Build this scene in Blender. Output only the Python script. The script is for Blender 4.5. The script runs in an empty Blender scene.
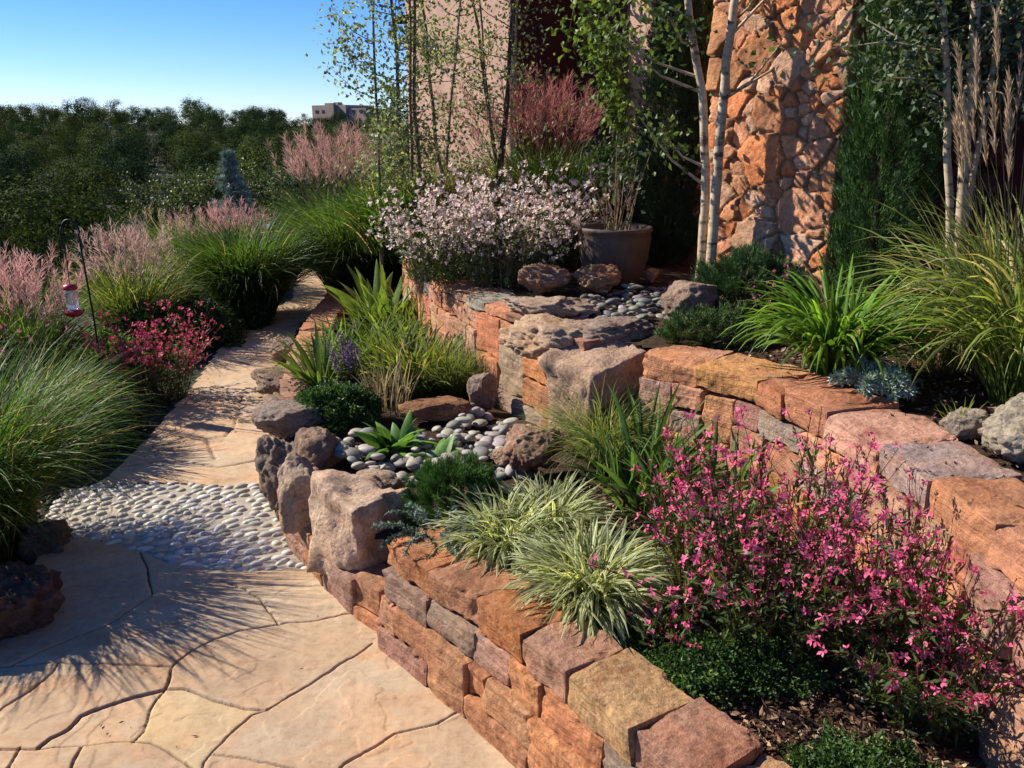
import bpy, math, random
import numpy as np

# ------------------------------------------------------------------ camera, sky, sun, exposure
scene = bpy.context.scene
COL = scene.collection
CAM_H, FPX, PITCH = 1.65, 835.0, math.radians(17.2)
cam_d = bpy.data.cameras.new("camera")
cam = bpy.data.objects.new("camera", cam_d)
COL.objects.link(cam)
cam.location = (0, 0, CAM_H)
cam.rotation_euler = (math.pi / 2 - PITCH, 0, 0)
cam_d.sensor_width = 36.0
cam_d.lens = 36.0 * FPX / 1024.0
cam_d.clip_start = 0.05
cam_d.clip_end = 9000
scene.camera = cam

SUN_DIR = np.array([-0.935, 0.345, 0.0]); SUN_DIR /= np.linalg.norm(SUN_DIR)
SUN_EL = math.radians(37)
world = bpy.data.worlds.new("World")
scene.world = world
world.use_nodes = True
wn = world.node_tree
sky = wn.nodes.new("ShaderNodeTexSky")
sky.sky_type = 'NISHITA'
sky.sun_disc = False
sky.sun_elevation = SUN_EL
sky.sun_rotation = math.atan2(SUN_DIR[0], SUN_DIR[1])
sky.altitude = 2000
sky.air_density = 1.0
sky.dust_density = 0.0
sky.ozone_density = 4.0
bg = wn.nodes["Background"]
bg.inputs[1].default_value = 0.112
hue = wn.nodes.new("ShaderNodeHueSaturation")
hue.inputs["Saturation"].default_value = 1.28
wn.links.new(sky.outputs[0], hue.inputs["Color"])
air = wn.nodes.new("ShaderNodeMix"); air.data_type = 'RGBA'; air.blend_type = 'MULTIPLY'
air.inputs[0].default_value = 1.0; air.inputs[7].default_value = (.66, .67, .86, 1)
wn.links.new(hue.outputs[0], air.inputs[6])
wn.links.new(air.outputs[2], bg.inputs[0])

sun_d = bpy.data.lights.new("sun", 'SUN')
sun_d.energy = 5.0
sun_d.angle = math.radians(0.53)
sun_d.color = (1.0, 0.94, 0.81)
sun = bpy.data.objects.new("sun", sun_d)
COL.objects.link(sun)
from mathutils import Vector
sv = Vector((SUN_DIR[0] * math.cos(SUN_EL), SUN_DIR[1] * math.cos(SUN_EL), math.sin(SUN_EL)))
sun.rotation_euler = sv.to_track_quat('Z', 'Y').to_euler()

scene.view_settings.view_transform = 'Standard'
scene.view_settings.look = 'None'
scene.view_settings.exposure = 0.75
scene.view_settings.gamma = 1.0
scene.render.engine = 'CYCLES'
scene.cycles.use_denoising = True
scene.cycles.max_bounces = 6
scene.cycles.transparent_max_bounces = 6

rng = np.random.default_rng(11)
U = lambda a, b, n=None: rng.uniform(a, b, n)

# ------------------------------------------------------------------ helpers
def at(u, v, z):
    """garden position (x, y) of the photograph's point u,v lying at height z"""
    x = (u - 512) / FPX; y = -(v - 384) / FPX
    d = (x, math.cos(PITCH) + y * math.sin(PITCH), -math.sin(PITCH) + y * math.cos(PITCH))
    t = (z - CAM_H) / d[2]
    return np.array([d[0] * t, d[1] * t])

def P3(u, v, z):
    p = at(u, v, z); return np.array([p[0], p[1], z])

def hsh(i, j, k, s):
    n = (i * 374761393 + j * 668265263 + k * 2147483647 + s * 1274126177) & 0xffffffff
    n = ((n ^ (n >> 13)) * 1274126177) & 0xffffffff
    return ((n ^ (n >> 16)) & 0xffff) / 65535.0

def vnoise(p, s=0):
    p = np.asarray(p, float); i = np.floor(p).astype(np.int64); f = p - i; f = f * f * (3 - 2 * f)
    r = 0
    for a in (0, 1):
        wa = f[:, 0] if a else 1 - f[:, 0]
        for b in (0, 1):
            wb = f[:, 1] if b else 1 - f[:, 1]
            for c in (0, 1):
                wc = f[:, 2] if c else 1 - f[:, 2]
                r = r + wa * wb * wc * hsh(i[:, 0] + a, i[:, 1] + b, i[:, 2] + c, s)
    return r

def fbm(p, o=4, s=0):
    p = np.asarray(p, float); r = 0; a = .5; t = 0
    for k in range(o):
        r = r + a * vnoise(p, s + k * 17); t += a; a *= .5; p = p * 2.03 + 3.1
    return r / t - .5

class Buf:
    def __init__(s): s.v, s.q, s.t, s.c, s.n = [], [], [], [], 0
    def add(s, V, Q=None, T=None, C=(1, 1, 1)):
        V = np.asarray(V, float).reshape(-1, 3); m = len(V)
        C = np.asarray(C, float)
        if C.ndim == 1: C = np.tile(C, (m, 1))
        s.v.append(V); s.c.append(C.reshape(-1, 3))
        if Q is not None and len(Q): s.q.append(np.asarray(Q, np.int64).reshape(-1, 4) + s.n)
        if T is not None and len(T): s.t.append(np.asarray(T, np.int64).reshape(-1, 3) + s.n)
        s.n += m
    def mesh(s, name, mat, smooth=False):
        me = bpy.data.meshes.new(name)
        V = np.concatenate(s.v); C = np.concatenate(s.c)
        Q = np.concatenate(s.q) if s.q else np.zeros((0, 4), np.int64)
        T = np.concatenate(s.t) if s.t else np.zeros((0, 3), np.int64)
        me.vertices.add(len(V)); me.vertices.foreach_set("co", V.astype(np.float32).ravel())
        li = np.concatenate([Q.ravel(), T.ravel()]).astype(np.int32)
        me.loops.add(len(li)); me.loops.foreach_set("vertex_index", li)
        me.polygons.add(len(Q) + len(T))
        st = np.concatenate([np.arange(len(Q)) * 4, len(Q) * 4 + np.arange(len(T)) * 3]).astype(np.int32)
        me.polygons.foreach_set("loop_start", st)
        me.update(calc_edges=True)
        me.polygons.foreach_set("use_smooth", np.full(len(me.polygons), smooth))
        a = me.color_attributes.new("Col", 'FLOAT_COLOR', 'POINT')
        a.data.foreach_set("color", np.concatenate([np.clip(C, 0, 1), np.ones((len(C), 1))], 1).astype(np.float32).ravel())
        me.materials.append(mat)
        return me
    def obj(s, name, mat, parent=None, loc=(0, 0, 0), smooth=False, rotz=0):
        o = bpy.data.objects.new(name, s.mesh(name, mat, smooth)); COL.objects.link(o)
        o.location = loc; o.rotation_euler = (0, 0, rotz)
        if parent is not None: o.parent = parent
        return o

def tag(o, label, cat, group=None):
    o["label"] = label; o["category"] = cat
    if group: o["group"] = group
    return o

def thing(name, label, cat, loc, rotz=0, group=None, scale=1):
    o = bpy.data.objects.new(name, None); COL.objects.link(o)
    o.empty_display_size = .1; o.location = tuple(float(k) for k in loc); o.rotation_euler = (0, 0, rotz)
    o.scale = (scale,) * 3 if np.isscalar(scale) else scale
    return tag(o, label, cat, group)

def structure(o, kind="structure"):
    o["kind"] = kind; return o

def nrm(a): return a / np.maximum(np.linalg.norm(a, axis=-1, keepdims=True), 1e-9)

# ------------------------------------------------------------------ materials
def new_mat(name):
    m = bpy.data.materials.new(name); m.use_nodes = True
    return m, m.node_tree.nodes, m.node_tree.links, m.node_tree.nodes["Principled BSDF"]

def N(nd, t, **k):
    n = nd.new(t)
    for a, b in k.items(): setattr(n, a, b)
    return n

def noise_node(nd, ln, scale, detail=6, rough=.6, coord='Object'):
    tc = N(nd, "ShaderNodeTexCoord"); n = N(nd, "ShaderNodeTexNoise")
    n.inputs["Scale"].default_value = scale; n.inputs["Detail"].default_value = detail; n.inputs["Roughness"].default_value = rough
    ln.new(tc.outputs[coord], n.inputs["Vector"]); return n

def ramp(nd, ln, src, stops):
    r = N(nd, "ShaderNodeValToRGB"); e = r.color_ramp.elements
    while len(e) < len(stops): e.new(.5)
    for k, (p, c) in enumerate(stops):
        e[k].position = p; e[k].color = (*c, 1) if len(c) == 3 else c
    ln.new(src, r.inputs[0]); return r

def mixc(nd, ln, a, b, fac, mode='MIX'):
    m = N(nd, "ShaderNodeMix", data_type='RGBA', blend_type=mode)
    if hasattr(fac, 'links') or hasattr(fac, 'is_linked'): ln.new(fac, m.inputs[0])
    else: m.inputs[0].default_value = fac
    for s, i in ((a, 6), (b, 7)):
        if isinstance(s, tuple): m.inputs[i].default_value = (*s, 1)
        else: ln.new(s, m.inputs[i])
    return m.outputs[2]

def leaf_mat(name, trans=.35, rough=.5, spec=.35, tint=(1.35, 1.3, .7)):
    m, nd, ln, b = new_mat(name)
    a = N(nd, "ShaderNodeAttribute", attribute_name="Col")
    nz = noise_node(nd, ln, 14, 3)
    r = ramp(nd, ln, nz.outputs[0], [(.3, (.7, .72, .68)), (.7, (1.25, 1.22, 1.15))])
    c = mixc(nd, ln, a.outputs[0], r.outputs[0], 1.0, 'MULTIPLY')
    ln.new(c, b.inputs["Base Color"]); b.inputs["Roughness"].default_value = rough
    b.inputs["Specular IOR Level"].default_value = spec
    t = N(nd, "ShaderNodeBsdfTranslucent")
    tc = mixc(nd, ln, c, tint, 1.0, 'MULTIPLY'); ln.new(tc, t.inputs[0])
    mx = N(nd, "ShaderNodeMixShader"); mx.inputs[0].default_value = trans
    ln.new(b.outputs[0], mx.inputs[1]); ln.new(t.outputs[0], mx.inputs[2])
    ln.new(mx.outputs[0], nd["Material Output"].inputs[0])
    return m

def stone_mat(name, grain=1.0, bump=.5, lichen=.35, con=1.0, bed=0):
    k_ = lambda c: tuple(1 + (q - 1) * con for q in c)
    m, nd, ln, b = new_mat(name)
    a = N(nd, "ShaderNodeAttribute", attribute_name="Col")
    n1 = noise_node(nd, ln, 7 * grain, 8, .65)
    r1 = ramp(nd, ln, n1.outputs[0], [(.28, k_((.62, .55, .50))), (.5, (1, 1, 1)), (.72, k_((1.32, 1.2, 1.05)))])
    c = mixc(nd, ln, a.outputs[0], r1.outputs[0], 1.0, 'MULTIPLY')
    n2 = noise_node(nd, ln, 3.1 * grain, 5, .6)
    r2 = ramp(nd, ln, n2.outputs[0], [(.5, (0, 0, 0)), (.66, (1, 1, 1))])
    f = N(nd, "ShaderNodeMath", operation='MULTIPLY'); ln.new(r2.outputs[0], f.inputs[0]); f.inputs[1].default_value = lichen
    c = mixc(nd, ln, c, (.36, .31, .26), f.outputs[0])
    n3 = noise_node(nd, ln, 55 * grain, 6, .75)
    r3 = ramp(nd, ln, n3.outputs[0], [(.36, k_((.55, .5, .47))), (.52, (1, 1, 1)), (.7, k_((1.18, 1.15, 1.1)))])
    c = mixc(nd, ln, c, r3.outputs[0], .75, 'MULTIPLY')
    if bed:
        tc = N(nd, "ShaderNodeTexCoord"); mp = N(nd, "ShaderNodeMapping"); mp.inputs["Scale"].default_value = (3.5, 3.5, 34); mp.inputs["Rotation"].default_value = (.06, .05, 0)
        ln.new(tc.outputs["Object"], mp.inputs[0])
        n4 = N(nd, "ShaderNodeTexNoise"); n4.inputs["Scale"].default_value = 1.0; n4.inputs["Detail"].default_value = 7; n4.inputs["Roughness"].default_value = .7; n4.inputs["Distortion"].default_value = .6
        ln.new(mp.outputs[0], n4.inputs["Vector"])
        r4 = ramp(nd, ln, n4.outputs[0], [(.34, (.66, .58, .52)), (.5, (1, 1, 1)), (.68, (1.2, 1.12, 1.0))])
        c = mixc(nd, ln, c, r4.outputs[0], bed, 'MULTIPLY')
        n5 = noise_node(nd, ln, 11 * grain, 5, .65)
        r5 = ramp(nd, ln, n5.outputs[0], [(.56, (0, 0, 0)), (.68, (1, 1, 1))])
        f5 = N(nd, "ShaderNodeMath", operation='MULTIPLY'); ln.new(r5.outputs[0], f5.inputs[0]); f5.inputs[1].default_value = .45
        c = mixc(nd, ln, c, (.33, .12, .05), f5.outputs[0])
    ln.new(c, b.inputs["Base Color"]); b.inputs["Roughness"].default_value = .88
    b.inputs["Specular IOR Level"].default_value = .2
    add = N(nd, "ShaderNodeMath", operation='MULTIPLY_ADD'); ln.new(n1.outputs[0], add.inputs[0]); add.inputs[1].default_value = 1.6
    ln.new(n3.outputs[0], add.inputs[2])
    if bed:
        a2 = N(nd, "ShaderNodeMath", operation='MULTIPLY_ADD'); ln.new(n4.outputs[0], a2.inputs[0]); a2.inputs[1].default_value = 1.3; ln.new(add.outputs[0], a2.inputs[2]); add = a2
    bp = N(nd, "ShaderNodeBump"); bp.inputs["Strength"].default_value = bump; bp.inputs["Distance"].default_value = .02
    ln.new(add.outputs[0], bp.inputs["Height"]); ln.new(bp.outputs[0], b.inputs["Normal"])
    return m

def plain_mat(name, col, rough=.6, metal=0., nscale=12, var=.25, bump=.0, spec=.4, attr=False):
    m, nd, ln, b = new_mat(name)
    nz = noise_node(nd, ln, nscale, 6)
    r = ramp(nd, ln, nz.outputs[0], [(.3, (1 - var,) * 3), (.7, (1 + var,) * 3)])
    if attr:
        a = N(nd, "ShaderNodeAttribute", attribute_name="Col"); src = a.outputs[0]
    else: src = col
    c = mixc(nd, ln, src, r.outputs[0], 1.0, 'MULTIPLY')
    ln.new(c, b.inputs["Base Color"]); b.inputs["Roughness"].default_value = rough; b.inputs["Metallic"].default_value = metal
    b.inputs["Specular IOR Level"].default_value = spec
    if bump:
        n2 = noise_node(nd, ln, nscale * 6, 6, .7)
        bp = N(nd, "ShaderNodeBump"); bp.inputs["Strength"].default_value = bump; bp.inputs["Distance"].default_value = .01
        ln.new(n2.outputs[0], bp.inputs["Height"]); ln.new(bp.outputs[0], b.inputs["Normal"])
    return m

M_leaf = leaf_mat("leaf")
M_grass = leaf_mat("grass_blade", .48, .5, .25)
M_needle = leaf_mat("needle", .12, .55, .3)
M_crown = leaf_mat("hill_crown", .15, .8, .04)
M_flower = leaf_mat("petal", .35, .55, .2, (1, 1, 1))
M_dry = leaf_mat("dry_stalk", .35, .7, .15, (1, 1, 1))
M_stone = stone_mat("sandstone_block", 1.0, .7, .16, 1.0, .8)
M_boulder = stone_mat("weathered_boulder", 1.3, .8, .22)
M_facing = stone_mat("rubble_facing", .9, .7, .0, 1.0)
M_flag = stone_mat("flagstone", .6, .16, .07, .5)
M_pebble = plain_mat("river_pebble", None, .6, nscale=30, var=.2, bump=.15, attr=True)
M_mortar = plain_mat("mortar", (.36, .33, .29), .95, nscale=40, var=.3, bump=.4)
M_joint = plain_mat("joint_sand", (.09, .06, .04), 1., nscale=40, var=.4)
M_soil = plain_mat("mulch_soil", (.060, .038, .026), 1., nscale=30, var=.55, bump=.9, spec=.1)
M_chip = plain_mat("mulch_chip", None, .9, nscale=20, var=.3, attr=True, spec=.1)
M_bark = plain_mat("bark", None, .85, nscale=25, var=.35, bump=.4, attr=True, spec=.15)
M_pink = plain_mat("pink_stucco", (.52, .32, .24), .95, nscale=5, var=.12, bump=.25, spec=.1)
M_maroon = plain_mat("maroon_stucco", (.115, .032, .030), .95, nscale=5, var=.12, bump=.2, spec=.1)
M_red = plain_mat("maroon_frame_paint", (.20, .035, .04), .45, nscale=9, var=.1)
M_iron = plain_mat("black_iron", (.018, .018, .018), .5, .6, var=.2)
M_pot = plain_mat("glazed_clay", (.075, .05, .04), .65, nscale=7, var=.35, bump=.15)
M_redp = plain_mat("red_plastic", (.36, .015, .015), .35, var=.05, spec=.5)
M_adobe = plain_mat("adobe_render", (.32, .23, .18), .95, nscale=.6, var=.15)
M_dark = plain_mat("dark_opening", (.02, .02, .024), .3, var=.1)

def birch_mat():
    m, nd, ln, b = new_mat("pale_aspen_bark")
    tc = N(nd, "ShaderNodeTexCoord"); mp = N(nd, "ShaderNodeMapping"); mp.inputs["Scale"].default_value = (9, 9, 26)
    ln.new(tc.outputs["Object"], mp.inputs[0])
    n = N(nd, "ShaderNodeTexNoise"); n.inputs["Scale"].default_value = 1.6; n.inputs["Detail"].default_value = 5
    ln.new(mp.outputs[0], n.inputs["Vector"])
    r = ramp(nd, ln, n.outputs[0], [(.36, (.10, .075, .055)), (.45, (.42, .315, .20)), (.7, (.54, .415, .275))])
    ln.new(r.outputs[0], b.inputs["Base Color"]); b.inputs["Roughness"].default_value = .75
    bp = N(nd, "ShaderNodeBump"); bp.inputs["Strength"].default_value = .3; bp.inputs["Distance"].default_value = .004
    ln.new(n.outputs[0], bp.inputs["Height"]); ln.new(bp.outputs[0], b.inputs["Normal"])
    return m
M_aspen = birch_mat()

def glass_mat(name, tint, metal=0.0, trans=0.0, rough=.03):
    m, nd, ln, b = new_mat(name)
    b.inputs["Base Color"].default_value = (*tint, 1); b.inputs["Roughness"].default_value = rough
    b.inputs["Metallic"].default_value = metal; b.inputs["Transmission Weight"].default_value = trans
    b.inputs["Specular IOR Level"].default_value = .9
    return m
M_pane = glass_mat("window_pane", (.35, .42, .5), 1.0)
M_bottle = glass_mat("clear_bottle", (.95, .95, .95), 0, .85, .08)

# ------------------------------------------------------------------ geometry builders
def box_mesh(b, x0, x1, y0, y1, z0, z1, C=(1, 1, 1), fr=None):
    V = np.array([[x0, y0, z0], [x1, y0, z0], [x1, y1, z0], [x0, y1, z0], [x0, y0, z1], [x1, y0, z1], [x1, y1, z1], [x0, y1, z1]], float)
    if fr is not None: V = fr(V)
    b.add(V, [[0, 3, 2, 1], [4, 5, 6, 7], [0, 1, 5, 4], [1, 2, 6, 5], [2, 3, 7, 6], [3, 0, 4, 7]], C=C)

def tubes(b, P, R, n=5, C=(1, 1, 1), cap=False):
    """P (m,k,3) polylines, R (m,k) radii, C colour (3,) or (m,3) or (m,k,3)"""
    P = np.asarray(P, float)
    if P.ndim == 2: P = P[None]
    m, k, _ = P.shape
    R = np.broadcast_to(np.asarray(R, float), (m, k))
    T = nrm(np.gradient(P, axis=1))
    ref = np.where(np.abs(T[..., 2:3]) > .9, np.array([1., 0, 0]), np.array([0, 0, 1.]))
    A = nrm(np.cross(T, ref)); B = np.cross(T, A)
    th = np.arange(n) / n * 2 * math.pi
    V = P[:, :, None] + R[:, :, None, None] * (np.cos(th)[None, None, :, None] * A[:, :, None] + np.sin(th)[None, None, :, None] * B[:, :, None])
    idx = np.arange(m * k * n).reshape(m, k, n)
    q = np.stack([idx[:, :-1], np.roll(idx, -1, 2)[:, :-1], np.roll(idx, -1, 2)[:, 1:], idx[:, 1:]], -1).reshape(-1, 4)
    C = np.asarray(C, float)
    if C.ndim == 2: C = C[:, None, None, :]
    elif C.ndim == 3: C = C[:, :, None, :]
    Cc = np.broadcast_to(C, (m, k, n, 3)).reshape(-1, 3)
    b.add(V.reshape(-1, 3), q, C=Cc)

def lathe(b, prof, n=28, C=(1, 1, 1), centre=(0, 0, 0), wob=0):
    prof = np.asarray(prof, float); k = len(prof); th = np.arange(n) / n * 2 * math.pi
    V = np.zeros((k, n, 3)); V[..., 0] = prof[:, 0:1] * np.cos(th); V[..., 1] = prof[:, 0:1] * np.sin(th); V[..., 2] = prof[:, 1:2]
    V += np.array(centre)
    if wob: V[..., :2] *= 1 + wob * fbm((V.reshape(-1, 3) * 6), 2)[:, None].reshape(k, n, 1)
    idx = np.arange(k * n).reshape(k, n); nx = np.roll(idx, -1, 1)
    b.add(V.reshape(-1, 3), np.stack([idx[:-1], nx[:-1], nx[1:], idx[1:]], -1).reshape(-1, 4), C=C)

def blades(b, n, rad, L, W, e0=(65, 88), droop=(30, 80), seg=6, cb=(.05, .10, .02), ct=(.12, .2, .04), edge=None,
           var=.25, az=None, pw=1.6, base=None, keel=.0, tip=.75, dry=0., dryc=(.45, .35, .16), outward=.75, zjit=0.):
    """arching leaf blades; returns tip positions and directions"""
    a0 = U(0, 2 * math.pi, n)
    r0 = rad * np.sqrt(U(0, 1, n))
    if base is None: base = np.stack([r0 * np.cos(a0), r0 * np.sin(a0), np.zeros(n)], 1)
    else: base = np.asarray(base, float)
    if az is None: a = np.where(U(0, 1, n) < outward, a0 + rng.normal(0, .5, n), U(0, 2 * math.pi, n))
    else: a = rng.normal(az[0], az[1], n)
    Ln = U(L[0], L[1], n); Wn = U(W[0], W[1], n)
    el = np.radians(U(e0[0], e0[1], n)); dr = np.radians(U(droop[0], droop[1], n)); p = U(pw * .8, pw * 1.2, n)
    t = np.linspace(0, 1, seg + 1)
    tm = (t[1:] + t[:-1]) / 2
    ang = el[:, None] - dr[:, None] * tm[None] ** p[:, None]
    swirl = a[:, None] + rng.normal(0, .25, n)[:, None] * tm[None]
    D = np.stack([np.cos(ang) * np.cos(swirl), np.cos(ang) * np.sin(swirl), np.sin(ang)], -1)
    Pc = np.concatenate([np.zeros((n, 1, 3)), np.cumsum(D * (Ln / seg)[:, None, None], 1)], 1) + base[:, None]
    Dg = np.concatenate([D[:, :1], D], 1)
    tw = rng.normal(0, .45, n)
    side = np.stack([-np.sin(a), np.cos(a), np.zeros(n)], 1)[:, None] * np.cos(tw)[:, None, None]
    up = nrm(np.cross(np.broadcast_to(np.stack([-np.sin(a), np.cos(a), np.zeros(n)], 1)[:, None], Dg.shape), Dg))
    side = side + up * np.sin(tw)[:, None, None]
    wt = np.minimum(1, .45 + 2.2 * t) * np.clip((1 - t) / (1 - tip), 0, 1) ** .8 + .04
    hw = Wn[:, None, None] * .5 * wt[None, :, None]
    colv = (1 + rng.normal(0, var, n)).clip(.35, 1.8)[:, None, None]
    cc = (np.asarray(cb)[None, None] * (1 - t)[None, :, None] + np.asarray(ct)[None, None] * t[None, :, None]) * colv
    if dry:
        dm = (U(0, 1, n) < dry)[:, None, None]; cc = np.where(dm, np.asarray(dryc) * colv, cc)
    k = seg + 1
    if edge is None and not keel:
        V = np.stack([Pc - side * hw, Pc + side * hw], 2); C = np.stack([cc, cc], 2); w = 2
    else:
        mid = Pc - up * hw * keel
        ce = cc if edge is None else np.broadcast_to(np.asarray(edge)[None, None] * colv, cc.shape)
        V = np.stack([Pc - side * hw, mid, Pc + side * hw], 2); C = np.stack([ce, cc, ce], 2); w = 3
    idx = np.arange(n * k * w).reshape(n, k, w)
    q = np.stack([idx[:, :-1, :-1], idx[:, :-1, 1:], idx[:, 1:, 1:], idx[:, 1:, :-1]], -1).reshape(-1, 4)
    b.add(V.reshape(-1, 3), q, C=C.reshape(-1, 3))
    return Pc[:, -1], D[:, -1]

def leaves(b, P, D, L, W, C, fold=.25, var=.25, face=None):
    """rhombic leaves at P pointing along D"""
    P = np.asarray(P, float); n = len(P); D = nrm(np.asarray(D, float))
    if face is not None: D = nrm(np.cross(face, rng.normal(0, 1, (n, 3)))); S = nrm(np.cross(D, face))
    else: S = nrm(np.cross(D, rng.normal(0, 1, (n, 3))))
    Nn = np.cross(S, D)
    L = np.broadcast_to(L, n)[:, None]; W = np.broadcast_to(W, n)[:, None]
    V = np.stack([P, P + D * L * .45 + S * W * .5 + Nn * W * fold, P + D * L, P + D * L * .45 - S * W * .5 + Nn * W * fold], 1)
    C = np.asarray(C, float)
    if C.ndim == 1: C = np.tile(C, (n, 1))
    C = C * (1 + rng.normal(0, var, n)).clip(.3, 1.9)[:, None]
    b.add(V.reshape(-1, 3), np.arange(n * 4).reshape(n, 4), C=np.repeat(C, 4, 0))

def needles(b, P, D, L, W, C, var=.25, C2=None):
    P = np.asarray(P, float); n = len(P); D = nrm(np.asarray(D, float))
    S = nrm(np.cross(D, rng.normal(0, 1, (n, 3))))
    L = np.broadcast_to(L, n)[:, None]; W = np.broadcast_to(W, n)[:, None]
    V = np.stack([P - S * W * .5, P + S * W * .5, P + D * L], 1)
    C = np.asarray(C, float)
    if C.ndim == 1: C = np.tile(C, (n, 1))
    C = C * (1 + rng.normal(0, var, n)).clip(.3, 1.9)[:, None]
    b.add(V.reshape(-1, 3), T=np.arange(n * 3).reshape(n, 3), C=np.repeat(C, 3, 0))

def rand_dir(n): return nrm(rng.normal(0, 1, (n, 3)))

def clumpy(n_cl, per, size, clr, hollow=.0):
    """points in an ellipsoidal volume gathered in clumps; returns pts, outward dirs"""
    c = rand_dir(n_cl) * (U(hollow, 1, n_cl) ** .5)[:, None]
    c = c * np.array(size)
    cr = clr * U(.6, 1.4, n_cl)
    p = np.repeat(c, per, 0) + rand_dir(n_cl * per) * (np.repeat(cr, per) * U(0, 1, n_cl * per) ** .45)[:, None]
    o = nrm(p / np.array(size)) + nrm(p - np.repeat(c, per, 0)) * .8
    return p, nrm(o), np.repeat(np.arange(n_cl), per)

# --- stones
def unit_block(nx, ny, nz):
    """surface grid of a box in [-1,1]^3 as V, Q (welded)"""
    vid = {}; V = []; Q = []
    def vi(i, j, k):
        key = (i, j, k)
        if key not in vid:
            vid[key] = len(V); V.append((2 * i / nx - 1, 2 * j / ny - 1, 2 * k / nz - 1))
        return vid[key]
    for k in (0, nz):
        for i in range(nx):
            for j in range(ny):
                q = [vi(i, j, k), vi(i + 1, j, k), vi(i + 1, j + 1, k), vi(i, j + 1, k)]; Q.append(q if k else q[::-1])
    for j in (0, ny):
        for i in range(nx):
            for k in range(nz):
                q = [vi(i, j, k), vi(i + 1, j, k), vi(i + 1, j, k + 1), vi(i, j, k + 1)]; Q.append(q[::-1] if j else q)
    for i in (0, nx):
        for j in range(ny):
            for k in range(nz):
                q = [vi(i, j, k), vi(i, j + 1, k), vi(i, j + 1, k + 1), vi(i, j, k + 1)]; Q.append(q if i else q[::-1])
    return np.array(V, float), np.array(Q)
BLK = unit_block(24, 14, 14)

def block(dims, seed, rough=.010, jit=.012, rnd=.085):
    """a hewn stone, local coords, dims full size"""
    V, Q = BLK; V = V.copy(); h = np.array(dims) / 2
    r = np.random.default_rng(seed)
    cj = r.normal(0, jit, (2, 2, 2, 3))
    e = np.sort(np.abs(V), 1)
    # round the arrises
    rad = rnd * min(h)
    Pp = V * h
    inner = np.clip(Pp, -(h - rad), h - rad)
    d = Pp - inner; ln = np.linalg.norm(d, axis=1, keepdims=True)
    Pp = inner + np.where(ln > 1e-9, d / np.maximum(ln, 1e-9) * np.minimum(ln, rad), 0)
    w = (V + 1) / 2
    off = 0
    for a in (0, 1):
        for b_ in (0, 1):
            for c in (0, 1):
                off = off + (np.abs(1 - a - w[:, 0]) * np.abs(1 - b_ - w[:, 1]) * np.abs(1 - c - w[:, 2]))[:, None] * cj[a, b_, c]
    Pp = Pp + off
    nn = nrm(V ** 3 / 1.0 + 1e-6)
    so = seed * 1.37
    f = fbm(Pp * 9 + so, 4, seed % 97); f2 = fbm(Pp * 30 + so, 3, seed % 89)
    strat = fbm(Pp * np.array([4, 4, 26]) + so, 2, seed % 71)
    # chipped arrises: bites where two faces meet
    a_ = np.sort(np.abs(V), 1); arr = np.clip((a_[:, 1] - .72) / .28, 0, 1)
    bite = np.clip(fbm(Pp * 14 + so * 3, 3, seed % 53) - .02, 0, 1)
    Pp = Pp - nrm(V) * (arr * bite * rough * 8)[:, None]
    Pp = Pp + nn * (f * rough * 3 + f2 * rough * 1.2 + strat * rough * 1.7)[:, None]
    return Pp, Q

PAL = [(.50, .205, .085), (.54, .265, .11), (.44, .165, .075), (.52, .29, .155), (.42, .225, .13), (.58, .35, .16), (.31, .265, .175), (.46, .25, .135), (.56, .245, .09), (.50, .23, .10)]
def stone_col(r): 
    c = np.array(PAL[int(r.integers(len(PAL)))]); return np.clip(c * np.array([.94, .93, 1.12]) * r.uniform(.82, 1.1) + r.normal(0, .012, 3), .03, 1)

ICO = {}
def ico(sub):
    if sub not in ICO:
        import bmesh
        bm = bmesh.new(); bmesh.ops.create_icosphere(bm, subdivisions=sub, radius=1)
        V = np.array([v.co[:] for v in bm.verts]); T = np.array([[v.index for v in f.verts] for f in bm.faces]); bm.free()
        ICO[sub] = (V, T)
    return ICO[sub]

def boulder_geo(dims, seed, pits=.5, facets=9, sub=5, cut=(.55, .85)):
    pits = pits * .7
    V, T = ico(sub); V = V.copy(); r = np.random.default_rng(seed)
    for k in range(facets):
        n = r.normal(0, 1, 3); n /= np.linalg.norm(n)
        if k == 0: n = np.array([r.normal(0, .15), r.normal(0, .15), 1.]); n /= np.linalg.norm(n)
        d = r.uniform(*cut); s = V @ n; V = V - np.outer(np.maximum(s - d, 0) * .93, n)
    n = nrm(V)
    V = V * (1 + .35 * fbm(V * 1.5 + seed, 3, seed % 50))[:, None]
    rd = 1 - np.abs(fbm(V * 4.0 + seed * 2.1, 4, seed % 61)) * 2
    V = V + n * (-(pits * .22) * np.clip(rd - .62, 0, 1) * 2.2 + .10 * pits * fbm(V * 9 + seed, 4, 5) + .03 * fbm(V * 22, 3, 9))[:, None]
    V = V + n * (.05 * fbm(V * np.array([2, 2, 14]) + seed, 2, 3))[:, None]
    lo, hi = V.min(0), V.max(0)
    V = (V - (lo + hi) / 2) / (hi - lo) * np.array(dims)
    V[:, 2] += dims[2] / 2
    return V, T

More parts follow.
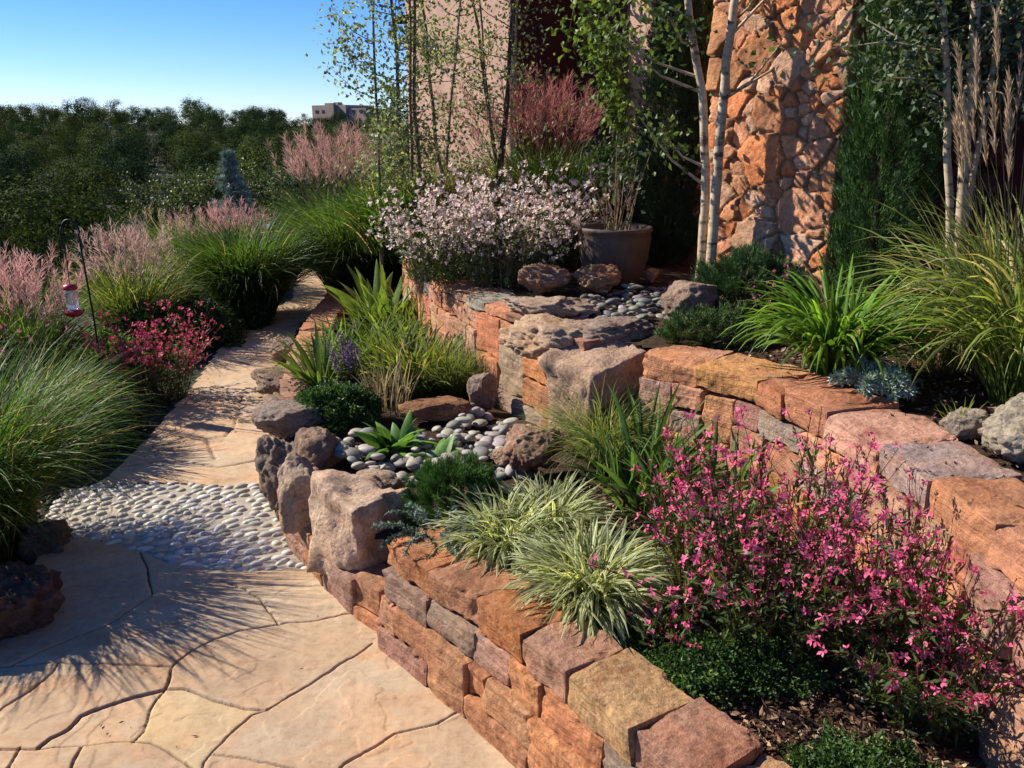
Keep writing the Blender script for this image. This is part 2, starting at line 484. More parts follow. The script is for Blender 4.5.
def boulder(name, label, loc, dims, seed, col=(.36, .25, .18), col2=(.42, .22, .12), pits=.5, facets=9, rotz=0., sub=5, tilt=(0, 0), cut=(.55, .85), cat="boulder"):
    V, T = boulder_geo(dims, seed, pits, facets, sub, cut)
    g = np.clip(.5 + 2.2 * fbm(V / max(dims) * 5 + seed, 3, 8), 0, 1)[:, None]
    C = np.array(col) * g + np.array(col2) * (1 - g)
    b = Buf(); b.add(V, T=T, C=C)
    o = b.obj(name, M_boulder, None, loc, smooth=True)
    o.rotation_euler = (tilt[0], tilt[1], rotz)
    return tag(o, label, cat)

# ------------------------------------------------------------------ polyline helper
def poly_sampler(pts):
    pts = np.asarray(pts, float); seg = np.linalg.norm(np.diff(pts, axis=0), axis=1); cum = np.concatenate([[0], np.cumsum(seg)])
    # smooth with catmull style resample
    fine = []
    for i in range(len(pts) - 1):
        p0, p1, p2, p3 = pts[max(i - 1, 0)], pts[i], pts[i + 1], pts[min(i + 2, len(pts) - 1)]
        for t in np.linspace(0, 1, 12, endpoint=False):
            fine.append(.5 * ((2 * p1) + (-p0 + p2) * t + (2 * p0 - 5 * p1 + 4 * p2 - p3) * t * t + (-p0 + 3 * p1 - 3 * p2 + p3) * t ** 3))
    fine.append(pts[-1]); fine = np.array(fine)
    s = np.concatenate([[0], np.cumsum(np.linalg.norm(np.diff(fine, axis=0), axis=1))])
    def pos(x):
        return np.array([np.interp(x, s, fine[:, 0]), np.interp(x, s, fine[:, 1])])
    def tan(x, h=.08):
        d = pos(min(x + h, s[-1])) - pos(max(x - h, 0)); return d / np.linalg.norm(d)
    return pos, tan, s[-1], fine

def in_poly(x, y, poly):
    poly = np.asarray(poly); r = np.zeros(np.shape(x), bool); j = len(poly) - 1
    for i in range(len(poly)):
        xi, yi = poly[i]; xj, yj = poly[j]
        cnd = ((yi > y) != (yj > y)) & (x < (xj - xi) * (y - yi) / (yj - yi + 1e-12) + xi)
        r ^= cnd; j = i
    return r

def stone_wall(name, label, pts, z0, z1, courses, seed, depth=.22, cap_d=.26, cap_h=.10, lens=(.14, .36), batter=.10, caplens=(.2, .42), flip=1, tone=1.0, cap=True):
    """dry-stacked wall: pts run along the top front edge, the face looks to the left of travel * flip"""
    r = np.random.default_rng(seed)
    pos, tan, tot, fine = poly_sampler(pts)
    p0 = pos(tot / 2)
    root = thing(name, label, "stone wall", (p0[0], p0[1], z0))
    org = np.array([p0[0], p0[1], z0])
    def place(b, s0, s1, za, zb, dep, front, rough, gap=.003, col=None, jit=.005):
        L = s1 - s0 - gap; sm = (s0 + s1) / 2; c = pos(sm); t = tan(sm, max(L * .5, .05)); n = np.array([-t[1], t[0]]) * flip
        V, Q = block((L, dep, zb - za - gap), int(r.integers(1e6)), rough, jit)
        zc = (za + zb) / 2; out = front + (z1 - zc) * batter
        cc = c + n * (out - dep / 2)
        sx = sm + V[:, 0]; ex = np.clip(sx, 0, tot); pc = pos(ex); pa, pb = pos(np.clip(ex - .05, 0, tot)), pos(np.clip(ex + .05, 0, tot)); tt = (pb - pa) / np.linalg.norm(pb - pa, axis=0)
        o_ = out - dep / 2 + V[:, 1]; W = np.stack([pc[0] + tt[0] * (sx - ex) - tt[1] * flip * o_, pc[1] + tt[1] * (sx - ex) + tt[0] * flip * o_, zc + V[:, 2]], -1)
        if flip > 0 and True: pass
        col = tone * stone_col(r)
        g = np.clip(.5 + 1.6 * fbm(V * 6 + r.uniform(0, 50), 3, 3), 0, 1)[:, None]
        C = col * (1 - .45 * g) + .45 * g * tone * stone_col(r)
        if flip * 1 > 0: Q = Q[:, ::1]
        b.add(W - org, Q, C=C)
    zc_top = z1 - (cap_h if cap else 0)
    hs = r.uniform(.8, 1.2, courses); hs = hs / hs.sum() * (zc_top - z0)
    zs = np.concatenate([[z0], z0 + np.cumsum(hs)])
    blocked = [[] for _ in range(courses + 1)]
    body = Buf()
    for k in range(courses):
        s = 0.
        blk = sorted(blocked[k])
        while s < tot - .03:
            hit = [q for q in blk if q[0] - .001 <= s < q[1] - .001]
            if hit: s = hit[0][1]; continue
            nxt = min([q[0] for q in blk if q[0] > s] + [tot])
            L = min(r.uniform(*lens), nxt - s)
            if nxt - (s + L) < .07: L = nxt - s
            zt = zs[k + 1]
            if k + 1 < courses and r.random() < .22 and L > .12:
                zt = zs[k + 2]; blocked[k + 1].append((s, s + L))
            place(body, s, s + L, zs[k] - (.02 if k == 0 else 0), zt + r.normal(0, .001), depth, r.normal(0, .003), .0075)
            s += L
    core = Buf()
    body.obj("stone_courses", M_stone, root, smooth=False)
    # dark earth packing behind the stones
    ss = np.linspace(0, tot, 40); ring = []
    for x in ss:
        c = pos(x); t = tan(x); n = np.array([-t[1], t[0]]) * flip
        a = c - n * .035 + n * (z1 - z0) * batter; a2 = c - n * .035; bb = c - n * (depth + .02)
        ring.append([(*a, z0 - .02), (*a2, zc_top - .02), (*bb, zc_top - .02), (*bb, z0 - .02)])
    ring = np.array(ring) - org; idx = np.arange(160).reshape(40, 4); nx = np.roll(idx, -1, 1)
    core.add(ring.reshape(-1, 3), np.stack([idx[:-1], nx[:-1], nx[1:], idx[1:]], -1).reshape(-1, 4), C=(.05, .03, .02))
    core.obj("earth_packing", M_joint, root)
    if cap:
        s = 0.
        while s < tot - .03:
            L = min(r.uniform(*caplens), tot - s)
            if tot - s - L < .12: L = tot - s
            b = Buf(); dz = r.normal(0, .004)
            place(b, s, s + L, zc_top, z1 + dz, cap_d * r.uniform(.92, 1.1), .007 + r.normal(0, .003), .008, jit=.005)
            b.obj("cap_stone", M_stone, root, smooth=False)
            s += L
    return root

# ================================================================== SETTING
def smooth01(t): t = np.clip(t, 0, 1); return t * t * (3 - 2 * t)
def terrain_h(x, y):
    e = np.maximum(np.maximum(-3.3 - x, y - 13.5), 0); rr = np.hypot(x, y)
    h = -6.8 * smooth01(e / 13) + 8.2 * np.clip((rr - 34) / 105, 0, 1.02) ** .9
    h = h + np.where(e > 3, 1, 0) * np.minimum(e / 20, 1) * 1.6 * fbm(np.stack([x / 45, y / 45, x * 0], -1).reshape(-1, 3), 3, 4).reshape(np.shape(x))
    return h - np.clip((rr - 170) / 400, 0, 3) * 9

def build_ground():
    g = np.concatenate([-np.geomspace(4, 2600, 46)[::-1], np.linspace(-3.6, 8, 40), np.geomspace(8.6, 2600, 34)])
    gy = np.concatenate([-np.geomspace(2, 600, 14)[::-1], np.linspace(-1, 14, 50), np.geomspace(14.6, 3000, 60)])
    X, Y = np.meshgrid(g, gy); Z = terrain_h(X, Y) - .012
    b = Buf(); idx = np.arange(X.size).reshape(X.shape)
    b.add(np.stack([X, Y, Z], -1).reshape(-1, 3), np.stack([idx[:-1, :-1], idx[:-1, 1:], idx[1:, 1:], idx[1:, :-1]], -1).reshape(-1, 4))
    m, nd, ln, p = new_mat("hillside_earth")
    nz = noise_node(nd, ln, .15, 8, .7); n2 = noise_node(nd, ln, 30, 6)
    r = ramp(nd, ln, nz.outputs[0], [(.35, (.018, .027, .010)), (.58, (.034, .036, .016)), (.75, (.085, .062, .04))])
    r2 = ramp(nd, ln, n2.outputs[0], [(.3, (.5, .5, .5)), (.7, (1.3, 1.3, 1.3))])
    ln.new(mixc(nd, ln, r.outputs[0], r2.outputs[0], 1., 'MULTIPLY'), p.inputs["Base Color"]); p.inputs["Roughness"].default_value = 1
    structure(b.obj("ground", m, smooth=True))
build_ground()

# far blue mountain at the very left
def mountain():
    b = Buf(); n = 60
    ang = np.radians(np.linspace(-58, -22, n)); prof = np.interp(np.degrees(ang), [-58, -44, -36, -31.6, -30.6, -22], [60, 210, 120, 78, 25, 5])
    R = 4200; V = []
    for k, (rr, f) in enumerate(((R, 0), (R + 500, 1), (R + 1400, 0))):
        h = prof * f * (1 + .25 * fbm(np.stack([ang * 40, ang * 0, ang * 0 + k], -1), 3)); V.append(np.stack([np.sin(ang) * rr, np.cos(ang) * rr, h - 40 * (1 - f)], -1))
    idx = np.arange(3 * n).reshape(3, n)
    b.add(np.concatenate(V), np.stack([idx[:-1, :-1], idx[:-1, 1:], idx[1:, 1:], idx[1:, :-1]], -1).reshape(-1, 4))
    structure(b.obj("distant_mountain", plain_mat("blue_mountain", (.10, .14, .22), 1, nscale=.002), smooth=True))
mountain()

# ---- path: one relief mesh of flagstones with open joints
RIGHT = [at(840, 900, 0), at(600, 768, 0), at(440, 640, 0), at(370, 570, 0), at(310, 500, 0), at(290, 440, 0), at(272, 372, 0), at(300, 325, 0), at(326, 300, 0), at(338, 280, 0), at(352, 262, 0)]
LEFT = [at(300, 272, 0), at(294, 300, 0), at(258, 320, 0), at(222, 350, 0), at(190, 395, 0), at(150, 440, 0), at(110, 480, 0), at(60, 510, 0), at(40, 560, 0), at(10, 620, 0), at(-120, 660, 0), at(-420, 700, 0)]
PATH_POLY = RIGHT + LEFT + [np.array([-2.6, .3]), np.array([.9, .3])]
def px(poly): return np.array([at(u, v, 0) for u, v in poly])
CRACKS = [[(-60, 676), (0, 672), (60, 667), (120, 671), (171, 671), (191, 656), (217, 645), (240, 634), (270, 630), (310, 627), (352, 619)],
          [(171, 671), (169, 684), (167, 694), (187, 696), (210, 701), (232, 709), (247, 714), (266, 716)],
          [(167, 694), (150, 716), (142, 735), (133, 747), (86, 750), (37, 756), (0, 757), (-80, 764)],
          [(133, 747), (150, 750), (169, 757), (187, 768), (205, 785)], [(-30, 740), (0, 720), (30, 700), (52, 679), (60, 667)],
          [(167, 694), (128, 704), (105, 712), (80, 722), (68, 735), (50, 745), (37, 756)],
          [(198, 790), (206, 768), (225, 745), (250, 722), (266, 716), (310, 688), (375, 648)], [(215, 760), (240, 763), (270, 767), (300, 775)],
          [(310, 800), (345, 768), (397, 739), (440, 728), (468, 712)], [(0, 640), (-60, 640)],
          [(140, 556), (152, 600), (120, 622), (80, 640), (45, 655), (10, 672)],
          [(280, 630), (262, 602), (230, 588)], [(120, 470), (170, 462), (220, 470), (264, 462)], [(185, 400), (220, 404), (250, 398), (270, 402)],
          [(225, 350), (250, 358), (280, 352)], [(150, 440), (205, 440), (215, 462)], [(250, 325), (285, 330), (306, 322)], [(240, 400), (235, 430), (225, 440), (215, 440)],
          [(20, 755), (10, 775), (-20, 800)], [(86, 750), (70, 780)]]
def dist_polyline(X, Y, pts):
    d = np.full(X.shape, 9.)
    for a, c in zip(pts[:-1], pts[1:]):
        e = c - a; L2 = e @ e + 1e-12; t = np.clip(((X - a[0]) * e[0] + (Y - a[1]) * e[1]) / L2, 0, 1)
        d = np.minimum(d, np.hypot(X - a[0] - t * e[0], Y - a[1] - t * e[1]))
    return d
BAND = px([(262, 486), (225, 489), (180, 486), (140, 486), (100, 488), (66, 494), (50, 520), (62, 540), (95, 541), (128, 551), (165, 567), (210, 574), (260, 576), (312, 573), (285, 530), (266, 497)])

def build_path():
    b = Buf()
    def sheet(x0, x1, y0, y1, st):
        xs = np.arange(x0, x1, st); ys = np.arange(y0, y1, st); X, Y = np.meshgrid(xs, ys)
        p = np.stack([X * 5, Y * 5, X * 0], -1).reshape(-1, 3)
        wx = fbm(p * 1.6, 4, 1).reshape(X.shape) * .034; wy = fbm(p * 1.6, 4, 2).reshape(X.shape) * .034
        D = np.full(X.shape, 9.)
        for c in CRACKS: D = np.minimum(D, dist_polyline(X + wx, Y + wy, px(c)))
        wv = .0001 + .0024 * np.clip(.42 + 1.9 * fbm(p * 1.1, 3, 6).reshape(X.shape), 0, 1)
        sw = max(.0020, st * .7)
        open_ = 1 - smooth01((D - wv) / sw)          # 1 inside the joint
        crack = D < np.maximum(wv, st * .75)
        # piece ids by flood fill
        ids = np.zeros(X.shape, int); cur = 0; H_, W_ = X.shape
        free = ~crack
        for i0 in range(0, H_, 12):
            for j0 in range(0, W_, 12):
                if free[i0, j0] and ids[i0, j0] == 0:
                    cur += 1; stck = [(i0, j0)]; ids[i0, j0] = cur
                    while stck:
                        i, j = stck.pop()
                        for a, c in ((i + 1, j), (i - 1, j), (i, j + 1), (i, j - 1)):
                            if 0 <= a < H_ and 0 <= c < W_ and free[a, c] and not ids[a, c]: ids[a, c] = cur; stck.append((a, c))
        r = np.random.default_rng(5)
        tones = np.array([(.60, .41, .245), (.63, .455, .29), (.57, .365, .235), (.64, .455, .295), (.57, .385, .26), (.60, .43, .25)])
        # joint vertices belong to no piece: give them the tone of a neighbour
        for _ in range(3):
            for ax in (0, 1):
                for sh in (1, -1): ids = np.where(ids == 0, np.roll(ids, sh, ax), ids)
        tc = np.array([.96, 1.0, .95]) * tones[r.integers(0, len(tones), cur + 2)] * r.uniform(.83, 1.10, (cur + 2, 1)); tz = r.normal(0, .002, cur + 2)
        C = tc[ids]; lay = fbm(np.stack([X * 2.2 + wx * 8, Y * 3 + wy * 8, X * 0], -1).reshape(-1, 3), 4, 12).reshape(X.shape)
        # cleft layers: sandstone splits into thin terraces
        ter = np.floor((lay + .5) * 7 + .5 * wx * 20) * .0018
        vein = fbm(np.stack([X * 1.3 + Y * 2 + wx * 20, Y * 9 - X * 4 + wy * 25, X * 0 + 4], -1).reshape(-1, 3), 4, 40).reshape(X.shape)
        C = C * (1 + .35 * lay)[..., None] * (1 + vein[..., None] * np.array([.18, .42, .62]))
        C = C * np.where(((ids * 7 + np.floor((lay + .5) * 9)) % 3 == 0)[..., None], np.array([1.04, .97, .92]), np.array([1., 1., 1.]))
        edge = np.clip(1 - D / .011, 0, 1)
        Z = .012 + tz[ids] + ter - .004 * edge ** 2 + .003 * fbm(p * 5, 3, 31).reshape(X.shape)
        Z = Z * (1 - open_) + .0055 * open_; jc = np.array([.17, .11, .068]) * (1 + 1.6 * np.clip(fbm(p * .8, 3, 66), -.25, 1).reshape(X.shape))[..., None]; C = C * (1 - open_[..., None]) + jc * open_[..., None]
        inn = in_poly(X, Y, PATH_POLY) & ~in_poly(X, Y, BAND)
        ok = inn[:-1, :-1] | inn[1:, 1:] | inn[1:, :-1] | inn[:-1, 1:]
        idx = np.arange(X.size).reshape(X.shape)
        Q = np.stack([idx[:-1, :-1], idx[:-1, 1:], idx[1:, 1:], idx[1:, :-1]], -1)[ok].reshape(-1, 4)
        used = np.unique(Q); mp = np.zeros(X.size, int); mp[used] = np.arange(len(used))
        b.add(np.stack([X, Y, Z], -1).reshape(-1, 3)[used], mp[Q], C=C.reshape(-1, 3)[used])
    sheet(-2.5, .5, 1.2, 3.0, .0035)
    sheet(-2.7, -.4, 2.9965, 4.6, .010)
    sheet(-2.7, -.6, 4.5965, 12.5, .022)
    structure(b.obj("path", M_flag, smooth=True))
build_path()

def build_cobbles():
    b = Buf(); V0, T0 = ico(2)
    xs = np.arange(-2.3, -.5, .02); ys = np.arange(2.6, 4.0, .02); X, Y = np.meshgrid(xs, ys)
    inn = in_poly(X, Y, BAND); ok = inn[:-1, :-1] | inn[1:, 1:] | inn[1:, :-1] | inn[:-1, 1:]
    idx = np.arange(X.size).reshape(X.shape)
    b.add(np.stack([X, Y, X * 0 + .013], -1).reshape(-1, 3), np.stack([idx[:-1, :-1], idx[:-1, 1:], idx[1:, 1:], idx[1:, :-1]], -1)[ok].reshape(-1, 4), C=(.36, .30, .23))
    r = np.random.default_rng(3)
    pts = []
    cell = {}
    tries = 0
    while tries < 14000:
        tries += 1
        x, y = r.uniform(-2.3, -.5), r.uniform(2.6, 4.0)
        if not in_poly(np.array(x), np.array(y), BAND): continue
        # elongated spacing: stones are set on edge, long side across the path
        k = (int(x / .07), int(y / .07)); bad = False
        for a in (-1, 0, 1):
            for c in (-1, 0, 1):
                for (qx, qy) in cell.get((k[0] + a, k[1] + c), []):
                    dx_, dy_ = x - qx, y - qy; e1, e2 = dx_ * .85 + dy_ * .52, -dx_ * .52 + dy_ * .85
                    if (e1 / .058) ** 2 + (e2 / .033) ** 2 < 1: bad = True
        if bad: continue
        cell.setdefault(k, []).append((x, y)); pts.append((x, y))
    for x, y in pts:
        L = r.uniform(.020, .040); w = r.uniform(.014, .022); h = r.uniform(.010, .017); a = r.normal(.55, .28)
        V = V0 * (1 + .25 * fbm(V0 * 1.2 + r.uniform(0, 99), 2))[:, None] * np.array([L, w, h])
        ca, sa = math.cos(a), math.sin(a)
        V = np.stack([V[:, 0] * ca - V[:, 1] * sa + x, V[:, 0] * sa + V[:, 1] * ca + y, V[:, 2] + .011], -1)
        g = r.uniform(.33, .66); b.add(V, T=T0, C=np.array([g, g * r.uniform(.88, .95), g * r.uniform(.72, .85)]))
    structure(b.obj("cobble_band", M_pebble, smooth=True))
build_cobbles()

# ---- planting beds
Z1, Z2 = .36, .80
W1_TOP = [np.array([.85, .70]), np.array([.36, 1.39]), np.array([.17, 1.68]), np.array([-.06, 1.99]), np.array([-.40, 2.385])]
W1B_TOP = [np.array([-.44, 2.42]), np.array([-.67, 2.69]), np.array([-.80, 2.90]), np.array([-.97, 3.2]), np.array([-1.08, 3.55])]
W1C_TOP = [np.array([-1.10, 3.75]), np.array([-1.30, 4.5]), np.array([-1.47, 5.3]), np.array([-1.60, 6.3]), np.array([-1.68, 7.6]), np.array([-1.72, 9.2])]
W2_R = [np.array([.52, 3.19]), np.array([.70, 3.00]), np.array([.87, 2.79]), np.array([1.02, 2.29]), np.array([1.075, 1.85]), np.array([1.09, 1.45]), np.array([1.05, .55])]
W2_L = [np.array([-1.06, 9.3]), np.array([-.98, 7.8]), np.array([-.80, 6.4]), np.array([-.50, 5.1]), np.array([-.235, 4.46]), np.array([.02, 3.93]), np.array([.30, 3.40])]
def zb1(y): return np.interp(y, [0, 3.7, 6.8], [Z1, .33, .12])
def bed(name, poly, zf, st=.035, amp=.03):
    poly = np.array(poly); x0, y0 = poly.min(0); x1, y1 = poly.max(0)
    X, Y = np.meshgrid(np.arange(x0, x1 + st, st), np.arange(y0, y1 + st, st))
    Z = zf(X, Y) + amp * fbm(np.stack([X * 4, Y * 4, X * 0], -1).reshape(-1, 3), 4, 3).reshape(X.shape)
    inn = in_poly(X, Y, poly); idx = np.arange(X.size).reshape(X.shape)
    Q = np.stack([idx[:-1, :-1], idx[:-1, 1:], idx[1:, 1:], idx[1:, :-1]], -1)[inn[:-1, :-1] & inn[1:, 1:]].reshape(-1, 4)
    b = Buf(); b.add(np.stack([X, Y, Z], -1).reshape(-1, 3), Q); structure(b.obj(name, M_soil, smooth=True))
inset = lambda L, dx, dy: [p + np.array([dx, dy]) for p in L]
bed("lower_bed", inset(W1_TOP, .06, .05) + inset(W1B_TOP, .06, .02) + inset(W1C_TOP, .06, 0) + [np.array([-.5, 9.2])] + inset(W2_L, .08, .05) + inset(W2_R, .08, .05),
    lambda X, Y: zb1(Y) - .03)
bed("upper_bed", inset(W2_L[::-1], .1, .1)[::-1] + inset(W2_R, .12, .05) + [np.array([4.5, .5]), np.array([4.5, 9.5]), np.array([-.95, 9.4])],
    lambda X, Y: Z2 - .03 + .10 * smooth01((Y - 4.6) / 2))

# ---- retaining walls
stone_wall("retaining_wall", "low front retaining wall of orange and grey sandstone beside the flagstone path, with thick cap stones", W1_TOP, 0, .40, 3, 21, depth=.17, cap_d=.20, cap_h=.095, lens=(.12, .29), batter=.16, caplens=(.15, .25), flip=1)
stone_wall("retaining_wall", "short curved orange stone base wall under the big pale boulder at the cobble band", W1B_TOP, 0, .18, 2, 34, depth=.16, lens=(.12, .26), batter=.05, cap=False)
stone_wall("edging_wall", "low stone edging running up the right side of the flagstone path behind the boulders", W1C_TOP, 0, .19, 1, 45, depth=.15, cap_d=.22, cap_h=.10, lens=(.2, .4), batter=.1, caplens=(.25, .5))
stone_wall("retaining_wall", "upper retaining wall of sunlit sandstone blocks on the right, behind the pink flowers", W2_R, .30, Z2, 4, 58, depth=.2, cap_d=.25, cap_h=.10, lens=(.12, .30), batter=.10, caplens=(.15, .28), flip=-1, tone=1.12)
stone_wall("retaining_wall", "upper retaining wall left of the rock spillway, below the white flowers, topped by thin slabs", W2_L, .25, Z2 - .02, 4, 63, depth=.2, cap_d=.26, cap_h=.055, lens=(.14, .34), batter=.07, caplens=(.2, .36), flip=-1, tone=1.1)

# ------------------------------------------------------------------ house
HO = np.array([0., 8.0]); HD = np.array([.62, -.785]); HM = np.array([.785, .62])
def hf(V):
    V = np.asarray(V, float); return np.stack([HO[0] + V[:, 0] * HD[0] + V[:, 1] * HM[0], HO[1] + V[:, 0] * HD[1] + V[:, 1] * HM[1], V[:, 2]], -1)
HH = 3.9
house = thing("house", "southwestern house with pink stucco, maroon recesses and a rough red stone column", "house", (0, 0, 0))
b = Buf(); box_mesh(b, -1.826, 0, 0, 6, -.3, HH, fr=hf)
# softly rounded adobe corner: bevel in mesh
w = b.obj("stucco_wall", M_pink, house)
bv = w.modifiers.new("round_corners", 'BEVEL'); bv.width = .05; bv.segments = 4
b = Buf(); box_mesh(b, .003, .02, .055, .80, -.3, HH - .3, fr=hf); b.obj("side_panel", M_maroon, house)  # thin maroon sheet laid over the stucco block's pink right side
b = Buf(); box_mesh(b, .002, 9, .8, 6, -.3, HH - .1, fr=hf); b.obj("recess_wall", M_maroon, house)
b = Buf(); box_mesh(b, 1.49, 1.74, -.06, .24, .5, HH - .3, fr=hf); o = b.obj("porch_post", M_pink, house)
bv = o.modifiers.new("round_corners", 'BEVEL'); bv.width = .02; bv.segments = 3
b = Buf(); box_mesh(b, .01, 2.5, -.1, .795, HH - .3, HH - .08, fr=hf); b.obj("porch_beam", M_maroon, house)
# wing behind the stone column, and its set-back wall to the right
b = Buf(); box_mesh(b, 3.496, 4.107, -1.397, .795, -.2, HH - .2, fr=hf); b.obj("wing_wall", M_pink, house)
b = Buf(); box_mesh(b, 4.109, 9, -.77, .79, -.2, HH - .25, fr=hf); b.obj("shaded_wall", M_maroon, house)
b = Buf(); box_mesh(b, -1.86, 9.05, .3, 6.05, HH - .05, HH + .12, fr=hf); b.obj("roof", M_maroon, house)
# window in the recess
wx0, wx1, wz0, wz1 = .72, 1.53, 1.55, 3.0
b = Buf()
for (a0, a1, c0, c1) in ((wx0, wx0 + .09, wz0, wz1), (wx1 - .13, wx1, wz0, wz1), (wx0 + .09, wx1 - .13, wz0, wz0 + .09), (wx0 + .09, wx1 - .13, wz1 - .09, wz1)):
    box_mesh(b, a0, a1, .70, .797, c0, c1, fr=hf)
win = b.obj("window", M_red, house)
b = Buf(); box_mesh(b, wx0 + .092, wx1 - .132, .755, .775, wz0 + .092, wz1 - .092, fr=hf); b.obj("pane", M_pane, win)
# hooded lamp at the stucco corner
b = Buf()
t = np.linspace(0, math.pi * .62, 9); pr = np.stack([.075 * np.sin(t) + .003, .06 * np.cos(t)], 1)
lathe(b, pr, 16, centre=(0, 0, 0)); tubes(b, [[(0, .02, .03), (0, .08, .06), (0, .17, .03)]], .012, 6)
lp = hf(np.array([[-1.60, -.17, 2.66]]))[0]
b.obj("wall_lamp", M_iron, house, loc=lp, smooth=True, rotz=math.atan2(HD[1], HD[0]))

def stone_column():
    """rubble facing: a relief wrapped round the left, front and right sides of the wing end"""
    a0, a1, b0, bd = 3.446, 4.157, -1.447, .75
    per = bd + (a1 - a0) + bd; st = .0075
    us = np.arange(0, per + st, st); zs = np.arange(.55, HH - .1, st * 1.15)
    Uu, Zz = np.meshgrid(us, zs)
    r = np.random.default_rng(77)
    seeds = []
    k = 0
    while k < 9000 and len(seeds) < 900:
        k += 1
        s = np.array([r.uniform(-.2, per + .2), r.uniform(.4, HH)]); rad = r.choice([.03, .06, .10, .135], p=[.22, .2, .3, .28])
        if all(((s[0] - q[0]) / 1.0) ** 2 + ((s[1] - q[1]) / .95) ** 2 > ((rad + q[2]) * .72) ** 2 for q in seeds): seeds.append((s[0], s[1], rad))
    S = np.array(seeds)
    wu = fbm(np.stack([Uu * 7, Zz * 7, Uu * 0], -1).reshape(-1, 3), 4, 2) * .05; wz = fbm(np.stack([Uu * 7, Zz * 7, Uu * 0 + 9], -1).reshape(-1, 3), 4, 3) * .05
    pu, pz = Uu.ravel() + wu, Zz.ravel() + wz
    F1 = np.full(pu.shape, 9.); F2 = F1.copy(); I = np.zeros(pu.shape, int)
    for i, (x, z, rad) in enumerate(S):
        m = (np.abs(pu - x) < .45) & (np.abs(pz - z) < .45)
        d = np.full(pu.shape, 9.); d[m] = np.hypot(pu[m] - x, (pz[m] - z) * 1.12) - rad * .8
        c1 = d < F1; F2 = np.where(c1, F1, np.minimum(F2, d)); I = np.where(c1, i, I); F1 = np.where(c1, d, F1)
    ed = (F2 - F1)
    tone = np.array([(.60, .29, .16), (.58, .21, .09), (.60, .35, .21), (.58, .27, .15), (.62, .29, .14), (.56, .34, .22), (.62, .235, .095)])
    cid = tone[r.integers(0, 7, len(S))] * r.uniform(.72, 1.15, (len(S), 1)); off = r.normal(0, .007, len(S)); tx = r.normal(0, .08, (len(S), 2))
    p3 = np.stack([pu * 12, pz * 12, pu * 0], -1)
    hgt = .019 * smooth01((ed - .003) / .008) + off[I] * smooth01(ed / .012) + tx[I, 0] * (pu - S[I, 0]) + tx[I, 1] * (pz - S[I, 1]) + .008 * fbm(p3 * 1.5, 4, 5) + .009 * fbm(p3 * 4, 4, 25)
    hgt = np.clip(hgt, -.02, .10)
    C = np.array([1.06, 1.04, 1.06]) * cid[I] * (1 + .6 * fbm(p3 * .7, 3, 8))[:, None] * (1 + fbm(p3 * 1.6, 4, 48)[:, None] * np.array([.2, .5, .6]))
    C = np.where((ed < .008)[:, None], np.array([.34, .19, .11]), C)
    u = Uu.ravel(); A = np.zeros(u.shape); Bc = np.zeros(u.shape); nA = np.zeros(u.shape); nB = np.zeros(u.shape)
    w1 = a1 - a0
    l = u < bd; f = (u >= bd) & (u < bd + w1); rgt = u >= bd + w1
    A[l] = a0; Bc[l] = b0 + (bd - u[l]); nA[l] = -1
    A[f] = a0 + (u[f] - bd); Bc[f] = b0; nB[f] = -1
    A[rgt] = a1; Bc[rgt] = b0 + (u[rgt] - bd - w1); nA[rgt] = 1
    # round the two corners
    for c in (bd, bd + w1):
        k = np.clip((u - (c - .05)) / .1, 0, 1); m = (k > 0) & (k < 1)
        if c == bd: nA[m] = -(1 - k[m]); nB[m] = -k[m]
        else: nA[m] = k[m]; nB[m] = -(1 - k[m])
    nl = np.hypot(nA, nB); nA /= nl; nB /= nl
    V = hf(np.stack([A + nA * hgt, Bc + nB * hgt, Zz.ravel()], -1))
    idx = np.arange(Uu.size).reshape(Uu.shape)
    bb = Buf(); bb.add(V, np.stack([idx[:-1, :-1], idx[:-1, 1:], idx[1:, 1:], idx[1:, :-1]], -1).reshape(-1, 4), C=C)
    bb.obj("stone_column", M_facing, house, smooth=True)
stone_column()
# stone strip right of the juniper: dark red, with shade darkened into its colour
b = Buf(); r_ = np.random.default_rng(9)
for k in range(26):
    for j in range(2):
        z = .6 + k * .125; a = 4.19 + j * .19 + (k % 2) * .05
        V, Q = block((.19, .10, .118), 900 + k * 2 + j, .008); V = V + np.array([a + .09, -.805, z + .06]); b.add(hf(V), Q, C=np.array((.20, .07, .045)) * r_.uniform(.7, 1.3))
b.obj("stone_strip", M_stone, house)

# far adobe house on the ridge
def ridge_house():
    Y = 150.; x0 = (303 - 512) / FPX * Y * 1.0; zt = lambda v: CAM_H + Y * math.tan(math.atan((384 - v) / FPX) - PITCH)
    h = thing("house", "flat roofed brown adobe house on the far wooded ridge", "house", (x0 + 7.6, Y, 0), -.6)
    b = Buf(); g0 = -.5
    box_mesh(b, -6, 2.2, 0, 7, g0, zt(105)); box_mesh(b, -2.2, -.1, -.6, -.02, g0, zt(103)); b.obj("adobe_walls", M_adobe, h)
    b = Buf(); box_mesh(b, 2.25, 6.4, .5, 7, g0, zt(108.5)); b.obj("side_wing", M_adobe, h)
    b = Buf(); box_mesh(b, -1.6, -.6, 1, 2, zt(105), zt(102.0)); b.obj("chimney", M_adobe, h)
    for x in (-5.2, -3.6, .6, 3.2, 4.8):
        b = Buf(); y = .5 if x > 2.2 else 0; box_mesh(b, x, x + .8, y - .04, y - .01, zt(113), zt(110)); b.obj("window", M_dark, h)
ridge_house()

